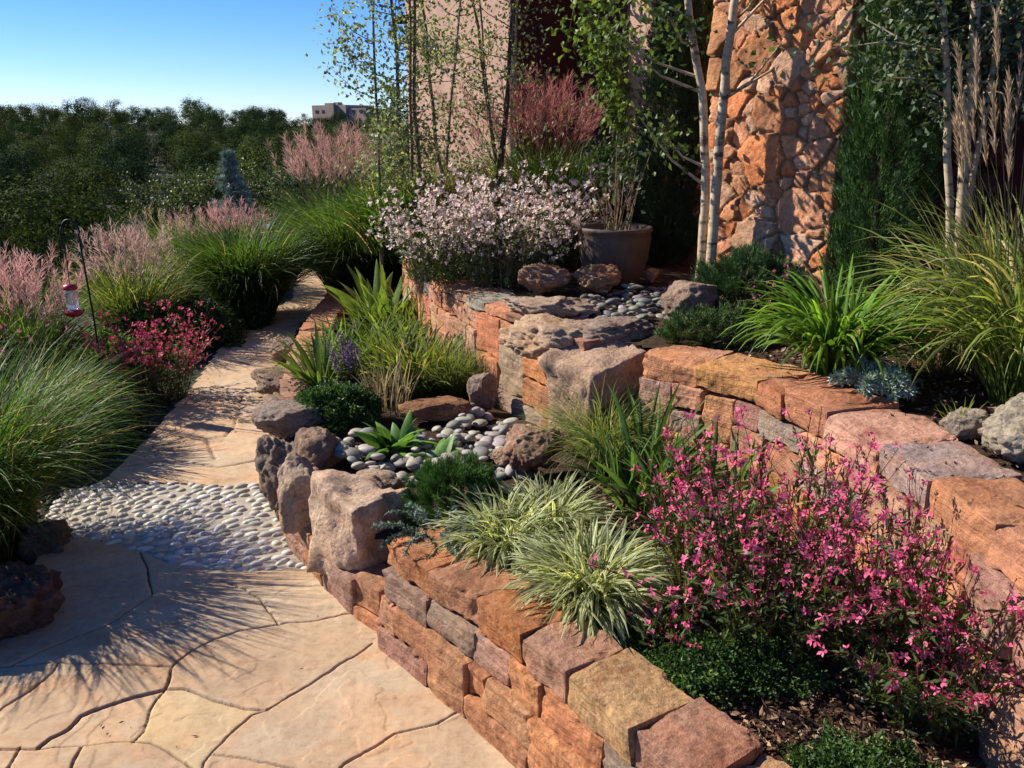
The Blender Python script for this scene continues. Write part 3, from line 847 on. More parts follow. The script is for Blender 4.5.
# ------------------------------------------------------------------ hillside trees
def hill_tree_meshes(seed, n_cl, per, leaf, size, base_c, clr):
    global rng
    rng = np.random.default_rng(seed)
    p, o, ci = clumpy(n_cl, per, size, clr, .35)
    p[:, 2] += size[2] * .98 + .3; p = p[p[:, 2] > .15] if False else p
    p[:, 2] = np.maximum(p[:, 2], .1)
    tint = (1 + rng.normal(0, .22, n_cl))[ci][:, None]
    c = np.array(base_c) * tint
    b = Buf(); leaves(b, p, o + rand_dir(len(p)) * .7, U(.7, 1.4, len(p)) * leaf, U(.6, 1.1, len(p)) * leaf, c, .1, .22, face=o + rand_dir(len(p)) * .45)
    crown = b.mesh("crown", M_crown)
    b = Buf(); H = size[2] * 1.6
    k = 6; tr = np.stack([np.cumsum(rng.normal(0, .08, k)), np.cumsum(rng.normal(0, .08, k)), np.linspace(-.5, H, k)], -1)
    tubes(b, [tr], np.linspace(.16, .03, k)[None], 7, (.10, .075, .06))
    for q in range(9):
        i = 1 + q % 4; e = tr[i] + rand_dir(1)[0] * np.array(size) * .7 * np.array([1, 1, .4]) + np.array([0, 0, .4])
        tubes(b, [[tr[i], (tr[i] + e) / 2 + np.array([0, 0, .1]), e]], np.array([[.06, .04, .012]]), 5, (.09, .07, .055))
    return crown, b.mesh("trunk", M_bark, True)

def hill_trees():
    kinds = []
    cols = [(.036, .062, .018), (.060, .082, .020), (.030, .052, .022), (.078, .098, .024), (.044, .072, .022)]
    for i in range(5):
        kinds.append(hill_tree_meshes(100 + i, 30, 140, .14, (1.9 + .25 * (i % 3), 1.9 + .2 * (i % 2), 1.75 + .3 * (i % 4) * .6), cols[i], .85))
    near = [hill_tree_meshes(200 + i, 90, 190, .085, (1.9, 1.9, 1.9 + .2 * i), cols[i], .5) for i in range(2)]
    r = np.random.default_rng(42)
    spots = []; tries = 0
    while len(spots) < 285 and tries < 30000:
        tries += 1
        rr = 15 + 142 * r.random() ** .62; az = math.radians(r.uniform(-38, -4) if rr > 45 else r.uniform(-42, 1.5))
        x, y = rr * math.sin(az), rr * math.cos(az)
        if x > -4.5 and y < 16: continue
        if any((x - q[0]) ** 2 + (y - q[1]) ** 2 < (2.3 + rr * .013) ** 2 for q in spots): continue
        if rr < 46 and -21 < math.degrees(az) < -6: continue
        # leave the far house clear
        if abs(math.degrees(az) + 12) < 2.9 and rr > 118: continue
        spots.append((x, y, rr))
    for u in range(298, 384, 9):
        Y_ = 128 + 14 * r.random(); spots.append(((u - 512) / FPX * Y_ * .97, Y_, 129.))
    spots.sort(key=lambda s: s[2])
    lab_near = "dark juniper tree low on the slope just beyond the garden grasses"
    lab_mid = "dense dark pinyon or juniper in the middle of the wooded hillside"
    lab_far = "small rounded dark tree on the skyline of the far ridge"
    for i, (x, y, rr) in enumerate(spots):
        kn = near[i % 2] if rr < 34 else kinds[int(r.integers(5))]
        h = r.uniform(.75, 1.12); 
        if rr >= 34: h *= r.uniform(.78, 1.0)
        gz = float(terrain_h(np.array([x]), np.array([y]))[0]); lim = CAM_H + rr * math.tan(math.radians(r.normal(0, .35) + np.interp(rr, [15, 35, 70, 110, 128.9, 129, 129.01, 140], [-5.0, -3.0, -.9, .45, .9, .25, .9, 1.0])))
        h = min(h, max((lim - gz) / 4.0, .35))
        lab, grp = (lab_near, "junipers on the near slope") if rr < 34 else (lab_mid, "trees covering the hillside") if rr < 112 else (lab_far, "trees along the ridge line")
        t = thing("juniper_tree", lab, "tree", (x, y, float(terrain_h(np.array([x]), np.array([y]))[0]) - .1), r.uniform(0, 6.3), grp, (h * r.uniform(.9, 1.15), h * r.uniform(.9, 1.15), h * r.uniform(.85, 1.15)))
        for nm, me in zip(("crown", "trunk"), kn):
            o = bpy.data.objects.new(nm, me); COL.objects.link(o); o.parent = t
hill_trees()
rng = np.random.default_rng(12)

def leafy_tree(name, label, loc, H, trunk_r, spread, nl, leaf, c, mat_bark, cb=(.2, .16, .12), lean=(0, 0), bare=.25, nb=26, seed=1, stems=1, width=None, cat="tree", up=.7, trunkpts=None):
    """thin trunk(s), limbs and many separate leaves"""
    global rng
    rng = np.random.default_rng(seed)
    root = thing(name, label, cat, loc)
    lf = Buf(); tr_b = Buf()
    for s in range(stems):
        k = 12; z = np.linspace(0, H * U(.85, 1.0), k)
        dx = np.cumsum(rng.normal(0, .012 * H / 3, k)); dy = np.cumsum(rng.normal(0, .012 * H / 3, k)); dx -= dx[0]; dy -= dy[0]
        ln = np.array(lean) + (rng.normal(0, .07, 2) if stems > 1 else 0)
        off = rng.normal(0, .06, 2) if stems > 1 else np.zeros(2)
        T = np.stack([off[0] + dx + ln[0] * z, off[1] + dy + ln[1] * z, z], -1); T[0, 2] = -.05
        R = trunk_r * np.linspace(1, .22, k) * (1.25 if s == 0 else .9)
        tubes(tr_b, [T], R[None], 8, cb)
        for q in range(nb):
            f = U(bare, .98); i = f * (k - 1); i0 = int(i); p = T[i0] * (1 - i + i0) + T[min(i0 + 1, k - 1)] * (i - i0)
            a = U(0, 6.283); L = spread * (1.15 - f * .6) * U(.6, 1.2)
            e = np.array([math.cos(a), math.sin(a), U(.3, 1.1) * up])
            m = p + e * L * .5 + np.array([0, 0, -.03]) ; q2 = p + e * L + np.array([0, 0, U(-.05, .08)])
            tubes(tr_b, [[p, m, q2]], np.array([[.28, .18, .06]]) * trunk_r, 4, cb)
            n = int(nl / (nb * stems)); t_ = U(.2, 1.1, n)[:, None]
            pp = p + (q2 - p) * t_ + rng.normal(0, .11 * spread + .02, (n, 3))
            leaves(lf, pp, rand_dir(n) + np.array([0, 0, -.5]), U(.7, 1.3, n) * leaf, U(.6, .9, n) * leaf, np.array(c) * U(.75, 1.3), .15, .25)
    tr_b.obj("trunk", mat_bark, root, smooth=True); lf.obj("crown", M_leaf, root)
    return root

# lighter scrub willows and the blue spruce below the path end
def hz(x, y): return float(terrain_h(np.array([x]), np.array([y]))[0])
for i, (u, Y, H, lab, c) in enumerate([(215, 24, -2.6, "olive green bushy tree left of the small blue spruce", (.065, .085, .024)), (290, 26, -1.0, "yellow green loose tree rising right of the blue spruce", (.075, .10, .024)),
                                    (330, 22, -2.2, "dark green bushy tree behind the pink plumes at the path end", (.04, .065, .02)), (172, 30, -2.2, "dull olive tree on the slope far behind the garden hook", (.055, .07, .026))]):
    x = (u - 512) / FPX * Y * 1.02
    leafy_tree("bushy_tree", lab, (x, Y, hz(x, Y)), (CAM_H - hz(x, Y) + Y * math.tan(math.radians(H))), .09, 1.3, 9000, .10, c, M_bark, nb=60, seed=300 + i, stems=2, bare=.08)
def spruce(label, loc, H, R, seed, c=(.11, .16, .16), dens=1., name="blue_spruce"):
    global rng
    rng = np.random.default_rng(seed); root = thing(name, label, "tree", loc)
    b = Buf(); tubes(b, [[(0, 0, -.1), (0, 0, H * .5), (0, 0, H)]], np.array([[.05, .03, .008]]) * H / 2.5, 6, (.12, .09, .07)); b.obj("trunk", M_bark, root, smooth=True)
    nd = Buf(); z = .12
    while z < H:
        n = 9; rr = R * (1 - z / H) ** .85 + .03
        for k in range(n):
            a = U(0, 6.28); L = rr * U(.8, 1.12); m = int(90 * dens); t = U(.1, 1, m)
            p = np.stack([np.cos(a) * L * t, np.sin(a) * L * t, z - .10 * L * t + .12 * L * t ** 2], -1) + rng.normal(0, .025, (m, 3))
            d = np.array([math.cos(a), math.sin(a), .25]) + rng.normal(0, .75, (m, 3)); needles(nd, p, d, U(.05, .09, m) * H / 2.2, .012 * H / 2.2, np.array(c), .3)
        z += H * .055
    nd.obj("crown", M_needle, root); return root
x = (243 - 512) / FPX * 17.5 * 1.02; spruce("small silvery blue spruce beyond the end of the path", (x, 17.5, -1.75), 2.9, .85, 5, (.19, .26, .25), 1.6)
# weathered bare snag standing above the spruce
b = Buf(); tubes(b, [[(0, 0, -.2), (.03, 0, 1.6), (-.02, 0, 3.2), (.02, 0, 4.4)]], np.array([[.12, .10, .07, .03]]), 7, (.07, .055, .045))
x = (240 - 512) / FPX * 30 * 1.02; tag(b.obj("dead_trunk", M_bark, None, (x, 30, hz(x, 30) + .2), smooth=True), "bare dark dead trunk standing upright above the blue spruce", "tree trunk")

# ------------------------------------------------------------------ plant builders
def seed(s):
    global rng
    rng = np.random.default_rng(s)

def grass(name, label, loc, n, rad, L, W, cb, ct, e0=(60, 88), droop=(30, 90), seg=7, sd=1, plume=None, cat="ornamental grass", edge=None, dry=.05, keel=0., group=None, outward=.75, pw=1.7, az=None, mat=None, var=.28, dryc=(.45, .35, .16)):
    seed(sd); root = thing(name, label, cat, loc, group=group); b = Buf()
    blades(b, n, rad, L, W, e0, droop, seg, cb, ct, edge=edge, dry=dry, keel=keel, outward=outward, pw=pw, az=az, var=var, dryc=dryc)
    b.obj("foliage", mat or M_grass, root)
    if plume:
        s, f = Buf(), Buf(); m = plume['n']
        a = U(0, 6.283, m); tilt = np.radians(U(plume.get('t0', 2), plume.get('t1', 22), m)); H = U(*plume['H'], m)
        bs = np.stack([np.cos(a), np.sin(a), a * 0], -1) * (rad * .8 * U(0, 1, m))[:, None]
        dv = np.stack([np.sin(tilt) * np.cos(a), np.sin(tilt) * np.sin(a), np.cos(tilt)], -1) + np.array(plume.get('lean', (0, 0, 0)))
        top = bs + dv * H[:, None]; mid = bs + dv * H[:, None] * .5 - np.stack([np.cos(a), np.sin(a), a * 0], -1) * .02
        tubes(s, np.stack([bs, mid, top], 1), np.array([[.0022, .0018, .0010]]) * plume.get('sw', 1), 3, plume.get('sc', (.30, .24, .12)))
        PL = plume['L']; q = plume.get('k', 16)
        sd_ = nrm(dv)
        fp = np.repeat(top - sd_ * PL * .35, q, 0) + np.repeat(sd_, q, 0) * (U(0, .75, m * q) * PL)[:, None]
        fd = np.repeat(sd_, q, 0) * plume.get('tight', .9) + rand_dir(m * q) * .55
        aa = np.arctan2(fd[:, 1], fd[:, 0])
        el = np.degrees(np.arcsin(np.clip(nrm(fd)[:, 2], -1, 1)))
        cf = np.array(plume['c'])
        blades_dir(f, fp, nrm(fd), U(.25, .5, m * q) * PL * plume.get('fl', 1), plume.get('fw', .004), cf, np.array(plume.get('c2', plume['c'])))
        s.obj("culms", M_dry, root); f.obj("plumes", M_dry, root)
    return root

def blades_dir(b, P, D, L, W, c1, c2, droop=.35):
    n = len(P); S = nrm(np.cross(D, rng.normal(0, 1, (n, 3)))); g = np.array([0, 0, -1.])
    L = np.broadcast_to(L, n)[:, None]
    m = P + D * L * .55; e = P + D * L + g * droop * L * .5
    W = np.broadcast_to(W, n)[:, None]
    V = np.stack([P - S * W * .3, P + S * W * .3, m + S * W * .5, m - S * W * .5, e], 1)
    i = np.arange(n)[:, None] * 5
    v = (1 + rng.normal(0, .2, n)).clip(.4, 1.6)[:, None]
    C = np.stack([c1 * v, c1 * v, (c1 + c2) / 2 * v, (c1 + c2) / 2 * v, c2 * v], 1)
    b.add(V.reshape(-1, 3), (i + np.array([[0, 1, 2, 3]])), i + np.array([[3, 2, 4]]), C.reshape(-1, 3))

def blossoms(f, P, D, size, c, c2, petals=4, spread=.9, pw=.75):
    """four-petalled open flowers facing D"""
    n = len(P); D = nrm(D); A = nrm(np.cross(D, rng.normal(0, 1, (n, 3)))); B = np.cross(D, A)
    sz = np.broadcast_to(size, n) * U(.75, 1.25, n)
    for k in range(petals):
        th = k / petals * 2 * math.pi * .8 + rng.normal(0, .15, n)
        d = A * np.cos(th)[:, None] + B * np.sin(th)[:, None]; d = nrm(d * spread + D * U(.1, .6, n)[:, None]); s = nrm(np.cross(D, d))
        L = sz[:, None]; W = L * pw
        V = np.stack([P, P + d * L * .55 + s * W * .5, P + d * L, P + d * L * .55 - s * W * .5], 1)
        mix = U(0, 1, n)[:, None]; cc = np.asarray(c) * (1 - mix) + np.asarray(c2) * mix
        C = np.stack([cc * .85, cc, cc * 1.1, cc], 1)
        f.add(V.reshape(-1, 3), np.arange(n * 4).reshape(n, 4), C=C.reshape(-1, 3))

def gaura(name, label, loc, n, rad, H, tilt, leafc, c, c2, fsize, nfl, sd, budc=(.22, .03, .05), stemc=(.16, .06, .05), leafL=.045, nleaf=22, lean=(0, 0), cat="flowering plant", fstart=.5, pw=.72, squash=(1, 1)):
    seed(sd); root = thing(name, label, cat, loc)
    a = U(0, 6.283, n); t0 = np.radians(U(tilt[0], tilt[1], n)); L = U(H[0], H[1], n)
    r0 = rad * np.sqrt(U(0, 1, n)); bs = np.stack([r0 * np.cos(a) * squash[0], r0 * np.sin(a) * squash[1], a * 0], -1)
    k = 8; t = np.linspace(0, 1, k); a2 = a + rng.normal(0, .5, n)
    tl = t0[:, None] * (.45 + .75 * t[None]) + rng.normal(0, .09, (n, k)).cumsum(1) * .5
    D = np.stack([np.sin(tl) * np.cos(a2)[:, None] * squash[0], np.sin(tl) * np.sin(a2)[:, None] * squash[1], np.cos(tl)], -1) + np.array([lean[0], lean[1], 0])
    P = bs[:, None] + np.concatenate([np.zeros((n, 1, 3)), np.cumsum(D[:, 1:] * (L / (k - 1))[:, None, None], 1)], 1)
    s, lf, fl = Buf(), Buf(), Buf()
    tubes(s, P, np.linspace(.0024, .0010, k)[None], 3, np.array(stemc))
    def along(f, idx):
        x = f * (k - 1); i = np.clip(x.astype(int), 0, k - 2); w = (x - i)[:, None]
        return P[idx, i] * (1 - w) + P[idx, i + 1] * w, nrm(P[idx, i + 1] - P[idx, i])
    m = n * nleaf; idx = np.repeat(np.arange(n), nleaf); f = U(.02, 1, m) ** 1.4 * .85; p, d = along(f, idx)
    leaves(lf, p + rng.normal(0, .006, (m, 3)), d * .6 + rand_dir(m), U(.6, 1.3, m) * leafL, U(.16, .26, m) * leafL, leafc, .1, .3)
    w = L ** 2; idx = rng.choice(n, nfl, p=w / w.sum()); f = fstart + (1 - fstart) * U(0, 1, nfl) ** .8
    # flowers gather in loose clusters near the wand tips
    cl = np.clip(np.round(f * 6) / 6, 0, 1) * .7 + f * .3
    p, d = along(np.clip(cl, 0, .999), idx)
    p = p + rng.normal(0, fsize * .8, (nfl, 3))
    o = rand_dir(nfl) * .9 + np.array([-.25, -.35, .25])
    blossoms(fl, p, o, fsize, c, c2, pw=pw)
    nb = n * 8; idx = np.repeat(np.arange(n), 8); f = U(.72, 1, nb); p, d = along(np.clip(f, 0, .999), idx)
    leaves(s, p, d + rand_dir(nb) * .6, U(.008, .016, nb), .004, budc, .3, .3)
    s.obj("stems", M_leaf, root); lf.obj("leaves", M_leaf, root); fl.obj("blossoms", M_flower, root)
    return root

def mound(name, label, loc, size, n_cl, per, L, W, c, sd, cat="shrub", clr=.3, needle=False, twig=True, c2=None, up=.5, flat=0., hollow=.6):
    """low rounded plant of many small leaves gathered in tufts"""
    seed(sd); root = thing(name, label, cat, loc); size = np.array(size, float)
    d = rand_dir(n_cl); d[:, 2] = np.abs(d[:, 2]); cen = d * size * (U(hollow, 1, n_cl) ** .5)[:, None] * (1 + .35 * fbm(d * 2.2 + sd, 2, sd)[:, None] * 2)
    b = Buf(); per_i = per; n = n_cl * per
    cr = clr * size.mean(); p = np.repeat(cen, per, 0); od = np.repeat(nrm(d / size + np.array([0, 0, up / size.mean() * .3])), per, 0)
    tint = np.repeat(1 + rng.normal(0, .18, n_cl), per)[:, None]
    cc = np.array(c) * tint
    if c2 is not None:
        mk = np.repeat(U(0, 1, n_cl) < .3, per)[:, None]; cc = np.where(mk, np.array(c2) * tint, cc)
    if needle:
        q = p + od * (U(-.4, 1, n) * cr)[:, None] + rng.normal(0, cr * .12, (n, 3)); q[:, 2] = np.maximum(q[:, 2], .0)
        needles(b, q, od * 1.0 + rand_dir(n) * .75, U(.7, 1.3, n) * L, W, cc, .25); mat = M_needle
    else:
        q = p + rand_dir(n) * (cr * U(0, 1, n) ** .5)[:, None]; q[:, 2] = np.maximum(q[:, 2], .0)
        leaves(b, q, od * .8 + rand_dir(n), U(.7, 1.3, n) * L, U(.7, 1.2, n) * W, cc, .2, .25); mat = M_leaf
    b.obj("foliage", mat, root)
    if twig:
        s = Buf(); m = min(n_cl, 60); o = cen[:m]
        tubes(s, np.stack([o * 0 + np.array([0, 0, -.01]), o * .5 + np.array([0, 0, .01]), o], 1), np.array([[.006, .004, .002]]), 4, (.12, .08, .05)); s.obj("twigs", M_bark, root)
    return root

def rosette(name, label, loc, n, L, W, cb, ct, sd, e0=(25, 75), droop=(10, 60), cat="leafy plant", rad=.03, edge=None, keel=.35, seg=7, tip=.55, var=.18):
    seed(sd); root = thing(name, label, cat, loc); b = Buf()
    blades(b, n, rad, L, W, e0, droop, seg, cb, ct, keel=keel, tip=tip, dry=0, edge=edge, outward=1., var=var)
    b.obj("leaves", M_leaf, root, smooth=True); return root

def on1(u, v): 
    z = Z1
    for _ in range(4): p = at(u, v, z); z = float(zb1(p[1]))
    return np.array([p[0], p[1], z - .02])
def on2(u, v):
    z = Z2
    for _ in range(4): p = at(u, v, z); z = Z2 + .10 * float(smooth01((p[1] - 4.6) / 2))
    return np.array([p[0], p[1], z - .02])
def g0(u, v): p = at(u, v, 0); return np.array([p[0], p[1], 0.])
def sz(px_, loc): return px_ * math.hypot(loc[0], loc[1], loc[2] - CAM_H) / FPX

# ------------------------------------------------------------------ rocks
def block_boulder(label, loc, dims, sd, col, col2, rotz, tilt=(0, 0)):
    V, Q = block(dims, sd, .022, .034, .12); V = V + nrm(V) * (.026 * fbm(V * 5 + sd, 3, 4))[:, None]; V[:, 2] += dims[2] / 2
    g = np.clip(.5 + 2.0 * fbm(V * 9 + sd, 3, 8), 0, 1)[:, None]; b = Buf(); b.add(V, Q, C=np.array(col) * g + np.array(col2) * (1 - g))
    o = b.obj("boulder", M_boulder, None, loc, smooth=True); o.rotation_euler = (tilt[0], tilt[1], rotz); return tag(o, label, "boulder")
block_boulder("big squarish tan boulder with a flat lit top, set above the cobble band", (-.555, 2.72, .11), (.27, .25, .315), 71, (.64, .46, .33), (.55, .35, .23), math.atan2(.27, -.23) + .12, (.04, -.05))
p = at(335, 505, .35); boulder("boulder", "rough tan rock built in beside the left of the big squarish boulder", (-.80, 3.0, .14), (.24, .26, .31), 8, (.50, .37, .27), (.40, .27, .18), .5, 10, .4, cut=(.45, .62))
boulder("boulder", "grey brown pitted boulder at the bend of the path, beside the big pale boulder", (-1.0, 3.42, .0), (.26, .34, .36), 12, (.27, .215, .17), (.24, .16, .12), .9, 8, .2)
boulder("boulder", "rounded grey boulder capping the path bend, above the pitted one", (-1.02, 3.62, .27), (.34, .30, .17), 15, (.30, .255, .22), (.32, .22, .165), .6, 7, -.3)
boulder("boulder", "brown wedge of stone between the pale boulder and the grey boulder", (-.82, 3.25, .22), (.24, .24, .23), 19, (.26, .17, .12), (.30, .19, .13), .5, 9, .9)
p = on1(378, 490); boulder("boulder", "low tan rock behind the pale boulder, next to the dark pine mound", p + (0, .0, -.02), (.22, .2, .12), 23, (.42, .31, .22), (.36, .24, .16), .6, 8, .2)
p = on1(436, 415); boulder("boulder", "flat rust brown rock at the back edge of the lower pebble basin", p, (sz(75, p), .22, .10), 27, (.24, .115, .06), (.34, .16, .075), .6, 8, .1)
p = on1(482, 408); boulder("boulder", "small upright grey rock against the foot of the upper left wall", p, (.15, .13, .21), 31, (.30, .22, .18), (.26, .18, .14), .4, 8, .6)
p = on1(532, 468); boulder("boulder", "reddish pitted rock at the right end of the lower pebble basin", p, (.24, .24, .19), 35, (.32, .17, .11), (.38, .24, .17), 1.0, 9, .2)
p = on1(505, 462); boulder("boulder", "small tan pitted rock beside the reddish rock in the pebble basin", p, (.14, .12, .08), 37, (.40, .28, .19), (.36, .22, .14), .7, 8, .2)
block_boulder("big angular tan boulder plugging the gap between the two upper walls", (.36, 3.42, .34), (.30, .32, .42), 74, (.52, .34, .23), (.46, .30, .21), -.85, (.05, .03))
boulder("ledge_rock", "long eroded ledge of tan rock overhanging the upper left wall, forming the dry spillway", (.17, 3.66, .66), (.46, .44, .17), 44, (.50, .35, .24), (.50, .30, .17), 1.0, 8, -.5, cat="rock")
boulder("ledge_rock", "flat eroded rock slab behind the spillway ledge, sloping to the pebbles", (.18, 3.97, .74), (.5, .36, .13), 47, (.44, .32, .24), (.38, .26, .18), 1.0, 8, -.2, cat="rock")
boulder("ledge_rock", "grey brown rock lip on top of the big angular boulder", (.44, 3.62, .70), (.42, .34, .14), 48, (.32, .24, .19), (.28, .19, .14), .9, 8, .2, cat="rock")
p = on2(545, 292); boulder("boulder", "dark pitted rock behind the spillway, below the white flowers", p, (.30, .24, .17), 51, (.26, .19, .14), (.34, .18, .10), 1.1, 8, .2)
p = on2(598, 290); boulder("boulder", "dark pitted rock with an orange foot in front of the clay pot", p, (.30, .22, .16), 53, (.24, .18, .14), (.38, .19, .09), 1.1, 8, .7)
p = on2(690, 318); boulder("boulder", "upright brown boulder between the pot and the dark pine, at the wall top", p, (.27, .24, .20), 57, (.30, .20, .15), (.34, .23, .17), .6, 8, .4)
p = on2(652, 262 + 18); boulder("boulder", "small pale rock in the shade at the right foot of the pot", p, (.09, .08, .09), 59, (.45, .30, .2), (.4, .26, .17), .4, 8, .4)
p = on2(1012, 455); boulder("boulder", "large pale grey pitted boulder at the right edge of the upper bed", p + (.06, .05, -.03), (.30, .26, .20), 61, (.44, .37, .28), (.36, .3, .22), 1.0, 8, .4)
p = on2(962, 430); boulder("boulder", "small dark grey rock left of the pale boulder on the upper bed", p, (.13, .13, .09), 65, (.28, .24, .2), (.34, .27, .2), .7, 8, .1)
boulder("boulder", "dark brown pitted boulder at the bottom left edge of the path", g0(14, 632) + (0, 0, -.05), (.36, .36, .26), 71, (.085, .055, .045), (.13, .075, .055), 1.3, 8, .4)
boulder("boulder", "mossy pitted rock under the near grass, left of the cobble band", g0(60, 552) + (-.06, .02, -.05), (.22, .24, .20), 75, (.13, .10, .07), (.16, .115, .075), 1.2, 8, .9)
boulder("boulder", "dark rock at the left end of the cobble band, mostly under the near grass", g0(25, 540) + (-.1, .05, -.04), (.26, .26, .22), 76, (.10, .075, .055), (.14, .10, .07), 1.1, 8, .5)
# edging rocks along the path beyond the bend
for i, (u, v, d, lab) in enumerate([(283, 418, (.28, .42, .2), "brown flat edging rock along the path, third behind the bend"), (284, 385, (.26, .5, .2), "dark edging rock by the striped green fan of leaves"), (292, 352, (.22, .4, .18), "small edging rock farther up the path, below the green leaves")]):
    p = at(u, v, .08); boulder("boulder", lab, (p[0] + .02, p[1], 0), d, 80 + i, (.27, .2, .155), (.32, .2, .13), .8, 8, .3 + i)

# ------------------------------------------------------------------ river pebbles (individuals)
def pebbles(poly, n, zf, label, group, sd, size=(.022, .045), big=0):
    r = np.random.default_rng(sd); V0, T0 = ico(3); meshes = []
    for k in range(10):
        s = np.array([1, r.uniform(.55, .85), r.uniform(.30, .5)]); V = V0 * (1 + .22 * fbm(V0 * 1.1 + k * 7, 2, k))[:, None] * s
        g = r.uniform(.13, .36); C = np.array([g, g * r.uniform(.82, .96), g * r.uniform(.62, .90)]) * (1 + .3 * fbm(V0 * np.array([2, 2, 6]) + k, 3, k + 3))[:, None]
        b = Buf(); b.add(V, T=T0, C=C); meshes.append(b.mesh("pebble", M_pebble, True))
    poly = np.array(poly); lo, hi = poly.min(0), poly.max(0); pts = []; t = 0
    while len(pts) < n and t < 40000:
        t += 1; x, y = r.uniform(lo[0], hi[0]), r.uniform(lo[1], hi[1])
        if not in_poly(np.array(x), np.array(y), poly): continue
        s = r.uniform(*size); lvl = 0
        near = [q for q in pts if math.hypot(x - q[0], y - q[1]) < (s + q[2]) * .80]
        if any(math.hypot(x - q[0], y - q[1]) < (s + q[2]) * .5 for q in near) and r.random() < .97: continue
        if near: lvl = min(max(q[3] for q in near) + s * .5, .05)
        pts.append((x, y, s, lvl))
    for i, (x, y, s, l) in enumerate(pts):
        o = bpy.data.objects.new("river_pebble", meshes[i % 10]); COL.objects.link(o)
        o.location = (x, y, zf(x, y) + s * .3 + l); o.scale = (s,) * 3; o.rotation_euler = (r.normal(0, .18), r.normal(0, .18), r.uniform(0, 6.3))
        tag(o, label, "pebble", group)
pebbles([at(u, v, .34) for u, v in ((322, 440), (365, 432), (400, 452), (470, 405), (500, 415), (545, 440), (530, 470), (470, 472), (400, 478), (350, 468))], 210, lambda x, y: float(zb1(y)) - .035,
        "smooth pale grey river pebble lying in the lower basin by the broad leaves", "river pebbles in the lower basin", 4, (.019, .046))
pebbles([at(u, v, .8) for u, v in ((535, 312), (560, 296), (610, 290), (680, 282), (676, 312), (640, 322), (590, 326))], 170, lambda x, y: Z2 - .03,
        "smooth grey river pebble lying in the upper basin in front of the pot", "river pebbles in the upper basin", 6, (.018, .036))

# ------------------------------------------------------------------ mulch and leaf litter
def mulch():
    seed(15); b = Buf()
    def scatter(poly, zf, n, sz_, cols):
        poly = np.array(poly); lo, hi = poly.min(0), poly.max(0); x = U(lo[0], hi[0], n * 2); y = U(lo[1], hi[1], n * 2); m = in_poly(x, y, poly); x, y = x[m][:n], y[m][:n]; k = len(x)
        p = np.stack([x, y, zf(x, y) + U(0, .018, k)], -1); d = rand_dir(k) * np.array([1, 1, .35]); c = np.array(cols)[rng.integers(0, len(cols), k)]
        leaves(b, p, d, U(.5, 1.5, k) * sz_, U(.25, .6, k) * sz_, c, .12, .3)
    cols = [(.17, .10, .06), (.10, .055, .035), (.24, .15, .09), (.07, .04, .03), (.30, .20, .13), (.15, .075, .045)]
    scatter([(.3, .95), (.45, 1.45), (.1, 1.95), (-.2, 2.45), (.3, 3.1), (.9, 2.6), (1.0, .9)], lambda x, y: zb1(y) - .03, 16000, .022, cols)
    scatter([(1.1, 1.2), (1.15, 2.4), (.8, 3.1), (.8, 4.2), (3, 4), (3, 1.2)], lambda x, y: Z2 - .025 + 0 * x, 9000, .024, cols)
    scatter([(-1.2, 4.2), (-.2, 4.2), (-.6, 6), (-1.6, 8), (-1.55, 6)], lambda x, y: zb1(y) - .025, 3500, .025, cols)
    scatter([(-3.2, 1.8), (-1.95, 2.6), (-2.0, 4), (-2.3, 6), (-2.5, 9), (-3.2, 9)], lambda x, y: 0 * x, 6000, .03, cols)
    structure(b.obj("mulch", M_chip), "stuff")
    b = Buf(); n = 420; r2 = rng.uniform(0, 1, n); k = rng.integers(0, len(LEFT) - 3, n); t_ = U(0, 1, n)
    q = np.array([LEFT[i] * (1 - w) + LEFT[i + 1] * w for i, w in zip(k, t_)]) + np.abs(rng.normal(0, .16, (n, 2))) * np.array([1, -.2])
    q2 = np.stack([U(-2.0, .0, 160), U(1.5, 2.9, 160)], 1); q = np.concatenate([q, q2]); q = q[in_poly(q[:, 0], q[:, 1], PATH_POLY)]
    d = rand_dir(len(q)) * np.array([1, 1, .12]); leaves(b, np.concatenate([q, np.full((len(q), 1), .018)], 1), d, U(.006, .02, len(q)), U(.003, .008, len(q)), np.array(cols)[rng.integers(0, 6, len(q))], .2, .3)
    structure(b.obj("leaf_litter", M_chip), "stuff")
mulch()

